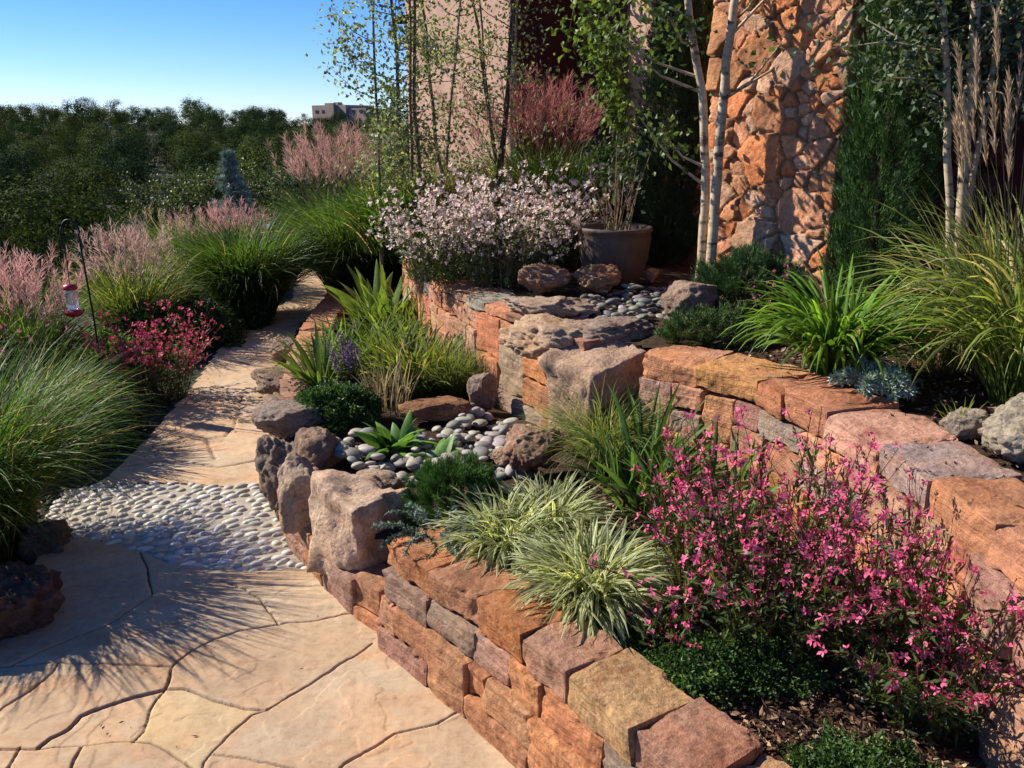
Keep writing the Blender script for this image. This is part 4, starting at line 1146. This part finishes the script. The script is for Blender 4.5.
# ------------------------------------------------------------------ house-side trees, vine, junipers
GA = (.105, .165, .035)
for i, (u, v, H, nl, lab, ln) in enumerate([(392, 236, 3.1, 6000, "slender leafy aspen leaning left against the blue sky at the stucco corner", (-.015, 0)), (418, 238, 2.7, 2600, "slender aspen in front of the left part of the pink stucco", (-.02, 0)),
                                     (446, 232, 2.9, 2000, "slender aspen in front of the middle of the pink stucco", (0, 0)), (487, 228, 3.0, 1700, "dark stemmed aspen in front of the right part of the pink stucco", (0, 0)), (508, 222, 2.9, 1200, "slender aspen along the right edge of the pink stucco", (.0, 0))]):
    p = on2(u, v + 14); leafy_tree("aspen_tree", lab, p, H, .013, .30, int(nl * 1.2), .027, (.27, .31, .15) if i else (.22, .27, .13), M_bark, (.15, .12, .09) if i != 3 else (.07, .06, .05), ln, .04, 36, 400 + i, 2)
def two_trunks():
    for i, (pts, lab, sd, rr) in enumerate([([(697, 300), (705, 200), (706, 100), (690, 20), (684, -40)], "pale aspen trunk leaning left in front of the stone column, forking low", 1, .024), ([(709, 302), (717, 170), (724, 70), (732, 0), (737, -60)], "pale aspen trunk leaning right in front of the stone column", 2, .026)]):
        p = on2(*pts[0]); Y = p[1] - .02 * i; seed(500 + i)
        root = thing("aspen_tree", lab, "tree", p); b = Buf(); l = Buf()
        T = []
        for (u, v) in pts:
            an = math.atan((384 - v) / FPX) - PITCH; dep = Y / math.cos(an) * math.cos(an + PITCH) if False else None
            dy = math.cos(PITCH) + (384 - v) / FPX * math.sin(PITCH); t = Y / dy; T.append(((u - 512) / FPX * t - p[0], Y - p[1], CAM_H + t * (-math.sin(PITCH) + (384 - v) / FPX * math.cos(PITCH)) - p[2]))
        T = np.array(T); f = np.linspace(0, len(T) - 1, 22); T = np.stack([np.interp(f, np.arange(len(T)), T[:, c]) for c in range(3)], -1); T[:, :2] += np.cumsum(rng.normal(0, .0028, (22, 2)), 0)
        tubes(b, [T], rr * np.linspace(1, .62, 22)[None], 10, (1, 1, 1))
        for q in range(9):
            i0 = int(U(5, 21)); a = U(2.2, 4.6) if i == 0 else U(-1.2, 1.2); L = U(.2, .5); e = T[i0] + np.array([math.cos(a), math.sin(a) * .6, U(.3, 1.0)]) * L
            m_ = (T[i0] + e) / 2 - np.array([0, 0, .04]); tubes(b, [[T[i0], m_, e]], np.array([[.008, .006, .002]]), 5, (1, 1, 1))
            n = 60 if i == 0 else 18; pp = T[i0] + (e - T[i0]) * U(.4, 1.15, n)[:, None] + rng.normal(0, .05, (n, 3)); leaves(l, pp, rand_dir(n) - np.array([0, 0, .4]), U(.025, .045, n), U(.02, .035, n), (.09, .14, .04), .2, .3)
        b.obj("trunk", M_aspen, root, smooth=True); l.obj("crown", M_leaf, root)
two_trunks()
def trunk_clump():
    trunks = [([(955, 312), (948, 190), (946, 120), (944, 40), (942, -40)], "slim pale aspen trunk, leftmost of the clump right of the juniper", .016), ([(962, 312), (966, 170), (972, 90), (978, 10), (980, -60)], "thick pale aspen trunk in the middle of the clump right of the juniper", .022),
              ([(958, 312), (975, 180), (993, 90), (1006, 20), (1016, -50)], "pale aspen trunk slanting right in the clump behind the tall tan grass", .013)]
    for i, (pts, lab, rr) in enumerate(trunks):
        p = on2(pts[0][0], pts[0][1] + 28); Y = p[1] + .03 * i; seed(520 + i); root = thing("aspen_tree", lab, "tree", p); b = Buf(); l = Buf(); T = []
        for (u, v) in pts:
            dy = math.cos(PITCH) + (384 - v) / FPX * math.sin(PITCH); t = Y / dy; T.append(((u - 512) / FPX * t - p[0], Y - p[1], CAM_H + t * (-math.sin(PITCH) + (384 - v) / FPX * math.cos(PITCH)) - p[2]))
        T = np.array(T); T[0, 2] = -.03; f = np.linspace(0, len(T) - 1, 22); T = np.stack([np.interp(f, np.arange(len(T)), T[:, c]) for c in range(3)], -1); T[:, :2] += np.cumsum(rng.normal(0, .0022, (22, 2)), 0)
        tubes(b, [T], rr * np.linspace(1, .7, 22)[None], 10)
        for q in range(13):
            i0 = int(U(10, 21)); a = U(0, 6.28) if i else U(2, 4.3); L = U(.15, .48); e = T[i0] + np.array([math.cos(a), math.sin(a) * .6, U(-.1, .7)]) * L
            tubes(b, [[T[i0], (T[i0] + e) / 2 + np.array([0, 0, .03]), e]], np.array([[.006, .004, .0015]]), 5)
            n = 75; pp = T[i0] + (e - T[i0]) * U(.3, 1.15, n)[:, None] + rng.normal(0, .055, (n, 3)); leaves(l, pp, rand_dir(n) - np.array([0, 0, .3]), U(.022, .04, n), U(.018, .03, n), (.085, .12, .065), .2, .3)
        b.obj("trunk", M_aspen, root, smooth=True); l.obj("crown", M_leaf, root)
trunk_clump()

def juniper(label, loc, H, R, sd, c=(.035, .075, .028), lean=0.):
    seed(sd); root = thing("columnar_juniper", label, "juniper", loc)
    b = Buf(); tubes(b, [[(0, 0, -.05), (0, 0, H * .5), (lean * H, 0, H)]], np.array([[.022, .014, .004]]), 7, (.05, .035, .025)); b.obj("trunk", M_bark, root, smooth=True)
    m = 1500; z = H * U(.0, 1, m); env = R * np.clip(1.08 - (z / H) ** 2.6, .1, 1) * np.clip(.6 + z / (H * .25), .6, 1); a = U(0, 6.283, m)
    rr = env * np.sqrt(U(.12, 1, m)) * (1 + .5 * fbm(np.stack([np.cos(a) * 1.5, np.sin(a) * 1.5, z * 2.4], -1), 3, sd)); cen = np.stack([rr * np.cos(a) + lean * z, rr * np.sin(a), z], -1)
    out = np.stack([np.cos(a), np.sin(a), a * 0 + 1.6], -1); k = 80; n = m * k
    od = np.repeat(nrm(out), k, 0); t = U(0, 1, n); p = np.repeat(cen, k, 0) + od * (t * .13)[:, None] + rng.normal(0, .016, (n, 3)) * (1.2 - t)[:, None]
    tint = np.repeat(1 + rng.normal(0, .22, m), k)[:, None]
    f = Buf(); needles(f, p, od + rand_dir(n) * .55, U(.016, .034, n), .0036, np.array(c) * tint, .3); f.obj("foliage", M_needle, root)
p = on2(864, 322); juniper("dark green columnar juniper at the right edge of the stone column", p, 2.2, .155, 31, (.055, .115, .03), 0.02)
p = on2(672, 272); juniper("dark columnar juniper in shade behind the two aspen trunks left of the stone column", (p[0] + .02, p[1] + .35, p[2]), 1.75, .17, 33, (.022, .050, .022))

def vine():
    p = np.array([.95, 6.75, .86]); seed(61); root = thing("climbing_vine", "leafy green climbing vine hanging over the dark porch and its pink post", "vine", p); s, l = Buf(), Buf()
    for k in range(16):
        x0 = U(-.1, .35); top = np.array([U(-.45, .75), U(-.2, .3), U(1.4, 2.4)]); q = np.array([x0, .1, 0])
        pts = [q + (top - q) * t + np.array([math.sin(t * 7 + k) * .07, math.cos(t * 5 + k) * .05, 0]) for t in np.linspace(0, 1, 9)]; e = pts[-1]
        for j in range(1, 4): pts.append(e + np.array([U(-.25, .2), U(-.1, .05), -U(.1, .3)]) * j)
        pts = np.array(pts); tubes(s, [pts], np.linspace(.008, .002, len(pts))[None], 5, (.16, .12, .08))
        n = 300; i = U(3.0, 11, n); i0 = i.astype(int); w_ = (i - i0)[:, None]; pp = pts[i0] * (1 - w_) + pts[np.minimum(i0 + 1, 11)] * w_ + rng.normal(0, .075, (n, 3))
        leaves(l, pp, rand_dir(n) + np.array([-.3, -.3, -.7]), U(.035, .075, n), U(.03, .06, n), np.array([.13, .20, .04]) * U(.7, 1.25), .12, .3)
    s.obj("stems", M_bark, root, smooth=True); l.obj("foliage", M_leaf, root)
vine()

# ------------------------------------------------------------------ left border plants
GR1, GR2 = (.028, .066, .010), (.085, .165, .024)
TAN = (.40, .33, .15)
PK, PK2 = (.60, .30, .27), (.70, .46, .41)
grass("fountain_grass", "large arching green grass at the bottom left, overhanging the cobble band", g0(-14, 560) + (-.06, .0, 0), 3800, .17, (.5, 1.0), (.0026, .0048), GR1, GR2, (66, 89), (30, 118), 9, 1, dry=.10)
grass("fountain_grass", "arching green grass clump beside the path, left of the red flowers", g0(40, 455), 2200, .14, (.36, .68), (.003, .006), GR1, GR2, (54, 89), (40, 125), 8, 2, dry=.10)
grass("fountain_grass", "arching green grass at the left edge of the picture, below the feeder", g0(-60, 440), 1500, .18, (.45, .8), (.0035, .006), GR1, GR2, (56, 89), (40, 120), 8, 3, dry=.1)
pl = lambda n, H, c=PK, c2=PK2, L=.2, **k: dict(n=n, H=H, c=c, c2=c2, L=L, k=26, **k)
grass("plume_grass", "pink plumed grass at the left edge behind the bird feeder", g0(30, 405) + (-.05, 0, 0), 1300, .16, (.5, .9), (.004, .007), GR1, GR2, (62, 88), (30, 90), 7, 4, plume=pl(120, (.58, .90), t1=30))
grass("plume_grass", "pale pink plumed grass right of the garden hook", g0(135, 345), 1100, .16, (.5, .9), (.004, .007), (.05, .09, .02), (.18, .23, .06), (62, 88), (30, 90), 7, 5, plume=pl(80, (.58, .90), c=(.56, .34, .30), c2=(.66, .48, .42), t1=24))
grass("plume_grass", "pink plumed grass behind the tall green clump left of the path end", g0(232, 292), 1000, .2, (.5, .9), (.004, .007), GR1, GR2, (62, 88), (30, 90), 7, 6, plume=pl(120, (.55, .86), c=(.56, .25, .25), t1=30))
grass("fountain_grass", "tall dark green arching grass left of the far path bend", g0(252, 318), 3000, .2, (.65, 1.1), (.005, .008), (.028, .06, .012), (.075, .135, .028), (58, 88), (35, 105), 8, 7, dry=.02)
grass("plume_grass", "tan feathery grass between the pink plumes, far left of the path", g0(180, 312), 800, .18, (.4, .8), (.004, .007), (.09, .11, .03), (.30, .27, .10), (62, 88), (30, 80), 7, 8, plume=pl(30, (.65, .9), c=(.48, .36, .2), c2=(.55, .45, .28)))
gaura("gaura", "deep pink flowering plant beside the path, left, in front of the dark mound", g0(176, 398) + (-.08, 0, 0), 90, .16, (.35, .62), (5, 48), (.07, .10, .03), (.55, .06, .13), (.62, .13, .20), .016, 620, 9, budc=(.3, .03, .05))
gaura("gaura", "paler pink flowering plant at the far left edge below the plumed grass", g0(0, 425), 60, .15, (.45, .75), (5, 40), (.07, .10, .03), (.55, .16, .22), (.66, .3, .34), .015, 300, 10)
mound("mounding_shrub", "dark low leafy mound left of the path, behind the deep pink flowers", g0(212, 345) + (-.1, .1, 0), (.30, .34, .26), 120, 60, .035, .022, (.035, .07, .018), 11, clr=.28)
mound("mounding_shrub", "mid green leafy mound between the garden hook and the path", g0(150, 352), (.34, .34, .3), 120, 60, .04, .024, (.06, .11, .025), 12, clr=.28)
mound("mounding_shrub", "yellow green leafy mound behind the deep pink flowers", g0(120, 375) + (-.1, 0, 0), (.26, .26, .28), 90, 60, .04, .02, (.10, .16, .03), 13, clr=.28)
mound("mounding_shrub", "dark spreading mound at the far left bend of the path", g0(238, 325), (.3, .3, .2), 100, 60, .035, .022, (.03, .06, .02), 14, clr=.28)
mound("mounding_shrub", "low dark mound under the near grasses at the path edge", g0(130, 440) + (-.22, 0, 0), (.22, .3, .16), 90, 50, .03, .02, (.04, .055, .022), 16, clr=.3)
grass("fountain_grass", "green grass on the slope edge far left of the path end", g0(195, 285), 1500, .25, (.5, .9), (.006, .009), GR1, (.15, .21, .05), (58, 88), (35, 95), 6, 17)
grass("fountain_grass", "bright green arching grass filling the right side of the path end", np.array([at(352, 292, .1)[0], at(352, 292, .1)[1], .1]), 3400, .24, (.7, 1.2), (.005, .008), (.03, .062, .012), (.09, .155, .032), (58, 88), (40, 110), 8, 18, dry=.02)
grass("plume_grass", "tall pink plumed grass in the middle distance beside the path end", np.array([-1.95, 9.3, .1]), 1500, .24, (.7, 1.1), (.005, .008), GR1, GR2, (62, 88), (30, 90), 7, 19, plume=pl(130, (1.05, 1.45), c=(.56, .30, .26), L=.28, t1=22))
grass("plume_grass", "brownish pink plumed grass below the leftmost aspen", np.array([-1.35, 8.8, .05]), 1200, .24, (.6, 1.0), (.005, .008), GR1, (.16, .2, .07), (62, 88), (30, 90), 7, 20, plume=pl(60, (1.2, 1.6), c=(.38, .22, .18), c2=(.46, .3, .24), L=.25, t1=22))

# garden hooks with feeders
def hook_feeder(x, y, ztop, zfeed, dx, lab1, lab2, bottle, sc=1.):
    h = thing("garden_hook", lab1, "garden hook", (x, y, 0)); b = Buf()
    T = [(0, 0, -.1), (.006, 0, ztop * .5), (-.01, 0, ztop - .08)] + [(dx * .5 * (1 - math.cos(a)), 0, ztop - .08 + .085 * math.sin(a)) for a in np.linspace(.2, math.pi * 1.0, 12)] + [(dx, 0, ztop - .14), (dx * .86, 0, ztop - .155)]
    tubes(b, [T], .0055, 7); b.obj("pole", M_iron, h, smooth=True)
    f = thing("bird_feeder", lab2, "bird feeder", (x + dx * .95, y, zfeed))
    s = sc; b = Buf(); lathe(b, [(0, .0), (.045, .0), (.052, .012), (.052, .022), (.03, .032), (.0, .034)], 20); lathe(b, [(0, -.012), (.03, -.008), (.045, .0)], 20); base = b.obj("red_base", M_redp, f, smooth=True)
    for k in range(4):
        a = k * math.pi / 2 + .4; b = Buf(); lathe(b, [(.001, .0), (.009, .004), (.010, .010), (.004, .016), (.001, .017)], 10, centre=(.05 * math.cos(a), .05 * math.sin(a), .014)); b.obj("flower_port", M_redp, base, smooth=True)
    b = Buf(); lathe(b, [(.0, .034), (.026, .034), (.034, .05), (.036, .12), (.034, .15), (.022, .16), (0, .161)], 20); b.obj("bottle", M_bottle, f, smooth=True)
    b = Buf(); lathe(b, [(0, .150), (.038, .150), (.040, .158), (.036, .176), (.0, .182)], 20); b.obj("red_cap", M_redp, f, smooth=True)
    b = Buf(); tubes(b, [[(0, 0, .18), (.004, 0, .18 + (ztop - .15 - zfeed - .18) * .5), (-dx * .06, 0, ztop - .155 - zfeed)]], .0025, 5); b.obj("hanger", M_iron, f)
yf = 4.75
hook_feeder((101 - 512) / FPX * 4.95, yf, 1.14, .60, -.11, "black iron shepherd hook standing in the grass at the left", "red and clear hummingbird feeder hanging from the hook at the left", True)
hook_feeder(-2.66, 8.9, .98, .58, .08, "thin black hook half hidden in the far plumed grass", "small red feeder above the far green grass left of the path end", True)

# ------------------------------------------------------------------ lower bed plants
p = on1(322, 385); rosette("iris", "fan of upright striped green leaves at the edge of the path", p, 34, (.25, .42), (.018, .030), (.05, .10, .02), (.16, .23, .05), 21, (35, 88), (5, 35), edge=(.15, .22, .05), rad=.06, seg=5, tip=.6)
p = on1(300, 378); rosette("iris", "second small fan of yellow tipped leaves leaning over the path edging", p + (.08, 0, 0), 22, (.2, .34), (.018, .028), (.06, .12, .02), (.30, .30, .08), 22, (10, 60), (5, 30), rad=.04, seg=5, tip=.6)
p = on1(384, 345); rosette("canna_lily", "broad upright yellow green leaves catching the sun in the middle of the bed", p, 24, (.34, .56), (.075, .11), (.08, .15, .025), (.17, .27, .05), 23, (50, 86), (5, 40), rad=.06, seg=7, tip=.45)
p = on1(378, 330); rosette("canna_lily", "broad sunlit leaves farther back, rising from the strappy foliage by the path", p + (0, .2, 0), 20, (.38, .6), (.07, .10), (.08, .15, .025), (.18, .27, .055), 24, (50, 86), (5, 40), rad=.07, seg=7, tip=.45)
def sage(loc):
    seed(25); root = thing("sage", "small sage with thin purple flower spikes above the green mound", "flowering plant", loc); s, f = Buf(), Buf(); n = 26
    a = U(0, 6.28, n); tl = U(.05, .4, n); H = U(.22, .36, n); top = np.stack([np.sin(tl) * np.cos(a), np.sin(tl) * np.sin(a), np.cos(tl)], -1) * H[:, None]
    tubes(s, np.stack([top * 0, top * .5, top], 1), np.array([[.002, .0016, .001]]), 3, (.10, .09, .05))
    k = 40; p = np.repeat(top, k, 0) * U(.55, 1.02, n * k)[:, None] + rng.normal(0, .007, (n * k, 3)); leaves(f, p, rand_dir(n * k), .012, .008, (.16, .09, .20), .2, .3)
    p = np.repeat(top, 20, 0) * U(.1, .6, n * 20)[:, None]; leaves(s, p, rand_dir(n * 20), .035, .012, (.07, .10, .035)); s.obj("stems", M_leaf, root); f.obj("flower_spikes", M_flower, root)
sage(on1(350, 395))
p = on1(338, 418); mound("cushion_plant", "rounded green cushion of fine leaves beside the grey boulder and pebbles", p, (.19, .18, .17), 150, 90, .022, .010, (.045, .10, .022), 26, clr=.24)
p = on1(415, 385); grass("strappy_plant", "mixed yellow green strappy foliage in the middle of the lower bed", p, 520, .20, (.22, .42), (.008, .014), (.06, .10, .02), (.20, .25, .05), (45, 88), (20, 80), 6, 27, cat="leafy plant", keel=.3)
p = on1(365, 368); grass("strappy_plant", "green strappy leaves between the striped fan and the broad leaves", p, 420, .22, (.22, .40), (.008, .014), (.05, .10, .02), (.14, .23, .04), (45, 88), (20, 80), 6, 28, cat="leafy plant", keel=.3)
p = on1(408, 352); grass("strappy_plant", "olive strappy foliage below the end of the upper left wall", p + (0, .1, 0), 480, .25, (.28, .5), (.008, .014), (.05, .085, .02), (.17, .21, .05), (45, 88), (20, 80), 6, 29, cat="leafy plant", keel=.3)
p = on1(452, 392); grass("feather_grass", "small wispy grass tuft at the foot of the upper left wall", p, 900, .07, (.2, .36), (.0016, .0026), (.07, .12, .03), (.22, .26, .09), (55, 88), (20, 90), 7, 30)
p = on1(388, 408); grass("dry_stems", "bunch of dry tan stalks with fading leaves behind the broad leaved rosette", p, 70, .10, (.18, .34), (.004, .007), (.26, .19, .10), (.34, .27, .15), (70, 90), (5, 40), 5, 31, mat=M_dry, cat="dry plant")
p = on1(396, 448); rosette("broadleaf_plant", "bright green broad leaved rosette growing among the lower pebbles", p, 40, (.11, .21), (.05, .075), (.09, .20, .04), (.17, .32, .06), 32, (20, 82), (15, 70), tip=.4, rad=.045)
p = on1(440, 462); rosette("broadleaf_plant", "smaller broad leaved rosette right of the larger one, low over the pebbles", p, 16, (.10, .17), (.045, .065), (.06, .14, .03), (.13, .25, .05), 33, (15, 60), (15, 60), tip=.4)
p = on1(463, 516); mound("mugo_pine", "dense dark green dwarf pine mound in front of the lower pebbles", p, (.165, .15, .19), 260, 120, .022, .0026, (.06, .135, .022), 34, clr=.26, needle=True, up=2.2, hollow=.75)
def prostrate(name, label, loc, R, n, c, sd, cat="shrub", L=.016, h=.08, rng_az=None):
    seed(sd); root = thing(name, label, cat, loc); s, f = Buf(), Buf()
    a = U(0, 6.28, n) if rng_az is None else U(*rng_az, n); Ln = R * U(.6, 1.1, n); k = 6; t = np.linspace(0, 1, k); e = U(.05, .5, n)
    P = np.stack([np.cos(a)[:, None] * Ln[:, None] * t, np.sin(a)[:, None] * Ln[:, None] * t, h * (.4 + e[:, None]) * np.sin(t * 2.4)[None] * 1.0 + .01], -1)
    tubes(s, P, np.linspace(.004, .002, k)[None], 4, (.13, .10, .06)); m = 150
    x = U(.15, 1, n * m) * (k - 1); i = np.clip(x.astype(int), 0, k - 2); w_ = (x - i)[:, None]; idx = np.repeat(np.arange(n), m)
    p = P[idx, i] * (1 - w_) + P[idx, i + 1] * w_; d = nrm(P[idx, i + 1] - P[idx, i])
    leaves(f, p, d * .8 + rand_dir(n * m), U(.8, 1.3, n * m) * L, L * .28, np.array(c) * np.repeat(1 + rng.normal(0, .15, n), m)[:, None], .3, .22)
    s.obj("branches", M_bark, root); f.obj("foliage", M_needle, root)
p = on1(438, 548); prostrate("prostrate_spruce", "low blue green spreading plant trailing over the start of the front wall", p + (0, 0, .02), .21, 26, (.17, .26, .21), 35, h=.11)
VG, VE = (.11, .18, .05), (.70, .70, .44)
for i, (u, v, n, L, lab) in enumerate([(590, 600, 1400, (.17, .31), "large cream striped grassy clump spilling over the front wall"), (505, 552, 1000, (.17, .28), "cream striped grassy clump behind the largest one, next to the dark pine mound"), (548, 552, 800, (.17, .29), "cream striped grassy clump behind and between the two nearer striped clumps")]):
    p = on1(u, v) + ((0, 0, 0) if i < 2 else (0, .12, 0)); grass("striped_grass", lab, p, n, .07, L, (.006, .010), VG, (.16, .21, .07), (35, 88), (50, 150), 7, 36 + i, edge=VE, keel=.25, dry=.0, pw=1.3, cat="striped grass")
p = on1(605, 462); grass("feather_grass", "wispy green feather grass in front of the big boulder between the upper walls", p, 1700, .07, (.25, .48), (.0015, .0026), (.08, .14, .03), (.34, .38, .16), (45, 88), (30, 110), 8, 40)
p = on1(640, 500); grass("iris", "upright dark green sword leaves behind the striped clumps", p, 90, .10, (.25, .48), (.012, .020), (.035, .08, .02), (.09, .17, .04), (45, 88), (10, 60), 6, 41, cat="leafy plant", keel=.35, dry=.06)
p = on1(700, 560); grass("iris", "second clump of green sword leaves, behind the left pink flowers", p + (.02, .12, 0), 70, .10, (.25, .45), (.010, .018), (.04, .09, .02), (.13, .21, .05), (40, 88), (10, 70), 6, 42, cat="leafy plant", keel=.35, dry=.08)
p = on1(690, 612); grass("dry_stems", "upright yellow green stems standing between the striped clump and the pink flowers", p, 60, .035, (.18, .30), (.004, .007), (.20, .20, .06), (.30, .28, .10), (70, 90), (5, 45), 6, 43, cat="leafy plant")
for i, (u, v, s, lab) in enumerate([(615, 640, (.10, .10, .05), "small green ground cover between the striped clump and the wall cap"), (700, 672, (.14, .13, .07), "dark green ground cover of tiny leaves behind the grey cap stone"), (760, 660, (.14, .12, .06), "dark green ground cover under the middle of the pink flowers"), (860, 775, (.16, .12, .03), "thin green ground cover at the bottom edge of the mulch")]):
    mound("ground_cover", lab, on1(u, v), s, 130, 55, .012, .008, (.045, .10, .022), 44 + i, cat="ground cover", clr=.3, c2=(.08, .14, .03), hollow=.2)
PGc, PGd = (.78, .065, .21), (.89, .24, .40)
LF = (.075, .11, .030)
for i, (u, v, n, H, nf, rad, tilt, lab) in enumerate([(770, 640, 80, (.30, .56), 560, .12, (5, 48), "tall bright pink gaura in the middle of the lower bed, before the upper wall"), (880, 655, 80, (.28, .50), 520, .12, (5, 50), "bright pink gaura filling the right of the lower bed, low against the wall"),
                                                  (700, 600, 40, (.28, .48), 260, .07, (5, 36), "bright pink gaura at the left, between the sword leaves and the striped clump"), (925, 700, 70, (.20, .40), 340, .12, (5, 55), "pink gaura at the right edge of the picture in shade of the wall"),
                                                  (840, 560, 40, (.28, .5), 110, .08, (5, 36), "sparse tall pink gaura wands against the sunlit upper wall")]):
    p = on1(u, v); gaura("gaura", lab, p, n, rad, (H[0], H[1] * 1.15), tilt, LF, PGc, PGd, .0135, int(nf * 1.1), 50 + i, nleaf=34, pw=.5, leafL=.04, fstart=.42)
p = on1(672, 648); gaura("gaura", "low round tuft of pink flowers left of the ground cover", p, 30, .03, (.08, .16), (5, 55), LF, PGc, PGd, .009, 120, 57, fstart=.5)

# ------------------------------------------------------------------ upper bed plants
WH, WH2 = (.88, .62, .59), (.93, .83, .77)
for i, (u, v, n, H, nf, lab) in enumerate([(505, 288, 150, (.42, .70), 1000, "big blush white gaura above the upper left wall, in front of the aspens"), (440, 284, 110, (.36, .60), 700, "blush white gaura spilling over the left end of the upper wall"), (560, 268, 80, (.4, .66), 420, "blush white gaura beside the clay pot")]):
    p = on2(u, v - 6); gaura("gaura", lab, p + (0, .1, 0), n, .2, H, (4, 50), (.085, .125, .04), WH, WH2, .0145, int(nf * 2.1), 60 + i, budc=(.42, .16, .18), stemc=(.18, .13, .08), fstart=.35)
grass("plume_grass", "red plumed grass in front of the dark recess beside the pink stucco", on2(532, 236), 900, .15, (.5, .8), (.005, .008), GR1, (.12, .19, .04), (62, 88), (30, 90), 7, 64, plume=pl(110, (.75, 1.05), c=(.46, .16, .15), c2=(.55, .28, .25), L=.24, t1=34))
grass("fountain_grass", "dark green grass behind the white flowers, below the red plumes", on2(560, 240), 1800, .25, (.45, .8), (.005, .008), GR1, GR2, (58, 88), (30, 100), 7, 65)
grass("fountain_grass", "tan green grass at the feet of the slender aspens", on2(450, 240), 1500, .3, (.4, .7), (.005, .008), (.08, .09, .03), (.26, .24, .10), (58, 88), (20, 80), 7, 66, dry=.2)
grass("fountain_grass", "green grass below the left aspens, behind the white flowers", on2(400, 246), 1500, .25, (.35, .6), (.005, .008), GR1, GR2, (58, 88), (30, 90), 7, 67)
mound("mounding_shrub", "dark shrub in the shade under the climbing vine", on2(605, 238) + (.1, .3, 0), (.4, .3, .62), 160, 70, .05, .032, (.045, .085, .025), 68, clr=.25)
mound("mounding_shrub", "dark green shrub below the porch post, behind the pot", on2(650, 240) + (0, .35, 0), (.3, .25, .45), 120, 70, .045, .03, (.05, .09, .03), 69, clr=.25)
def pot():
    p = on2(615, 284); h = sz(58, p); R = sz(36, p); root = thing("clay_pot", "large dark brown clay pot at the back of the upper bed, holding twiggy plants", "plant pot", p + (0, .1, 0)); b = Buf()
    lathe(b, [(0, 0), (R * .62, 0), (R * .72, h * .08), (R * .93, h * .45), (R * 1.0, h * .78), (R * .98, h * .90), (R * 1.03, h * .93), (R * 1.03, h * .99), (R * .97, h * 1.0), (R * .90, h * .97), (R * .86, h * .86), (0, h * .86)], 40); b.obj("vessel", M_pot, root, smooth=True)
    b = Buf(); X = [(0, h * .9), (R * .6, h * .885), (R * .87, h * .875)]; lathe(b, X[::-1], 24); b.obj("potting_soil", M_soil, root, smooth=True)
    r2 = thing("potted_shrub", "dry twigs and sparse blue green leaves growing out of the clay pot", "potted plant", p + (0, .1, h * .87)); seed(70); s, l = Buf(), Buf(); n = 26
    a = U(0, 6.28, n); tl = U(0, .45, n); H = U(.2, .55, n); bs = np.stack([np.cos(a), np.sin(a), a * 0], -1) * (R * .5 * U(0, 1, n))[:, None]; top = bs + np.stack([np.sin(tl) * np.cos(a), np.sin(tl) * np.sin(a), np.cos(tl)], -1) * H[:, None]
    md = (bs + top) / 2 + rng.normal(0, .02, (n, 3)); tubes(s, np.stack([bs, md, top], 1), np.array([[.003, .0025, .0015]]), 4, (.32, .24, .15))
    k = 5; q = np.repeat(top, k, 0) * 1.0 + rng.normal(0, .06, (n * k, 3)); leaves(l, q, rand_dir(n * k), U(.03, .055, n * k), .026, (.09, .13, .07), .2, .3); s.obj("twigs", M_dry, r2); l.obj("foliage", M_leaf, r2)
pot()
p = on2(745, 313); mound("mugo_pine", "dark green dwarf pine mound at the foot of the stone column", p, (.26, .20, .29), 400, 110, .026, .003, (.045, .095, .028), 71, clr=.22, needle=True, up=1.8, hollow=.75)
p = on2(712, 338); mound("ground_cover", "low green needle ground cover at the top of the upper wall, before the dark pine", p, (.23, .15, .12), 180, 80, .02, .003, (.045, .095, .022), 72, cat="ground cover", clr=.26, needle=True, up=.8, c2=(.09, .13, .03))
p = on2(765, 330); gaura("gaura", "few pink flower sprigs in front of the dark pine on the upper bed", p, 12, .12, (.14, .30), (5, 40), LF, (.62, .16, .22), (.7, .3, .36), .012, 36, 73, nleaf=10)
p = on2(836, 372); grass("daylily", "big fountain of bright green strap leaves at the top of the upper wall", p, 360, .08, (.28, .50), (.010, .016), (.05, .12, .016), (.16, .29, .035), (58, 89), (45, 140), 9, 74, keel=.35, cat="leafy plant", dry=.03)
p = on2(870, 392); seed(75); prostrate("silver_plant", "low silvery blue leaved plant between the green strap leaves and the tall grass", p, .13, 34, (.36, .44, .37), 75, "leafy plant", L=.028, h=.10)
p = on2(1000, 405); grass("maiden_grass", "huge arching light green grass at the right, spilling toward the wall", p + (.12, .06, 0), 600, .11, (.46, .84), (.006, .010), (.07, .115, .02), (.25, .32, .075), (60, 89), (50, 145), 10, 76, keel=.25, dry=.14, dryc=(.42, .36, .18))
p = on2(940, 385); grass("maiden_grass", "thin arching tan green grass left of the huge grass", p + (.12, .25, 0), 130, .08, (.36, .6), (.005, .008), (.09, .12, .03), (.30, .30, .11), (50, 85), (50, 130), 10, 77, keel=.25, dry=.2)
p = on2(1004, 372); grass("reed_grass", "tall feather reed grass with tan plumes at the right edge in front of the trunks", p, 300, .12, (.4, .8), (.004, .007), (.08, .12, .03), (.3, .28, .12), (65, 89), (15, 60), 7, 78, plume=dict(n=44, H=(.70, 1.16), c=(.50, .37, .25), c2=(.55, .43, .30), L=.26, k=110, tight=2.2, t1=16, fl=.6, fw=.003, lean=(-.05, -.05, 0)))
p = on2(958, 428); grass("grass_tuft", "tiny yellow green tuft beside the small dark rock at the wall top", p, 46, .02, (.06, .13), (.003, .005), (.14, .19, .03), (.30, .34, .07), (60, 88), (10, 60), 5, 79)
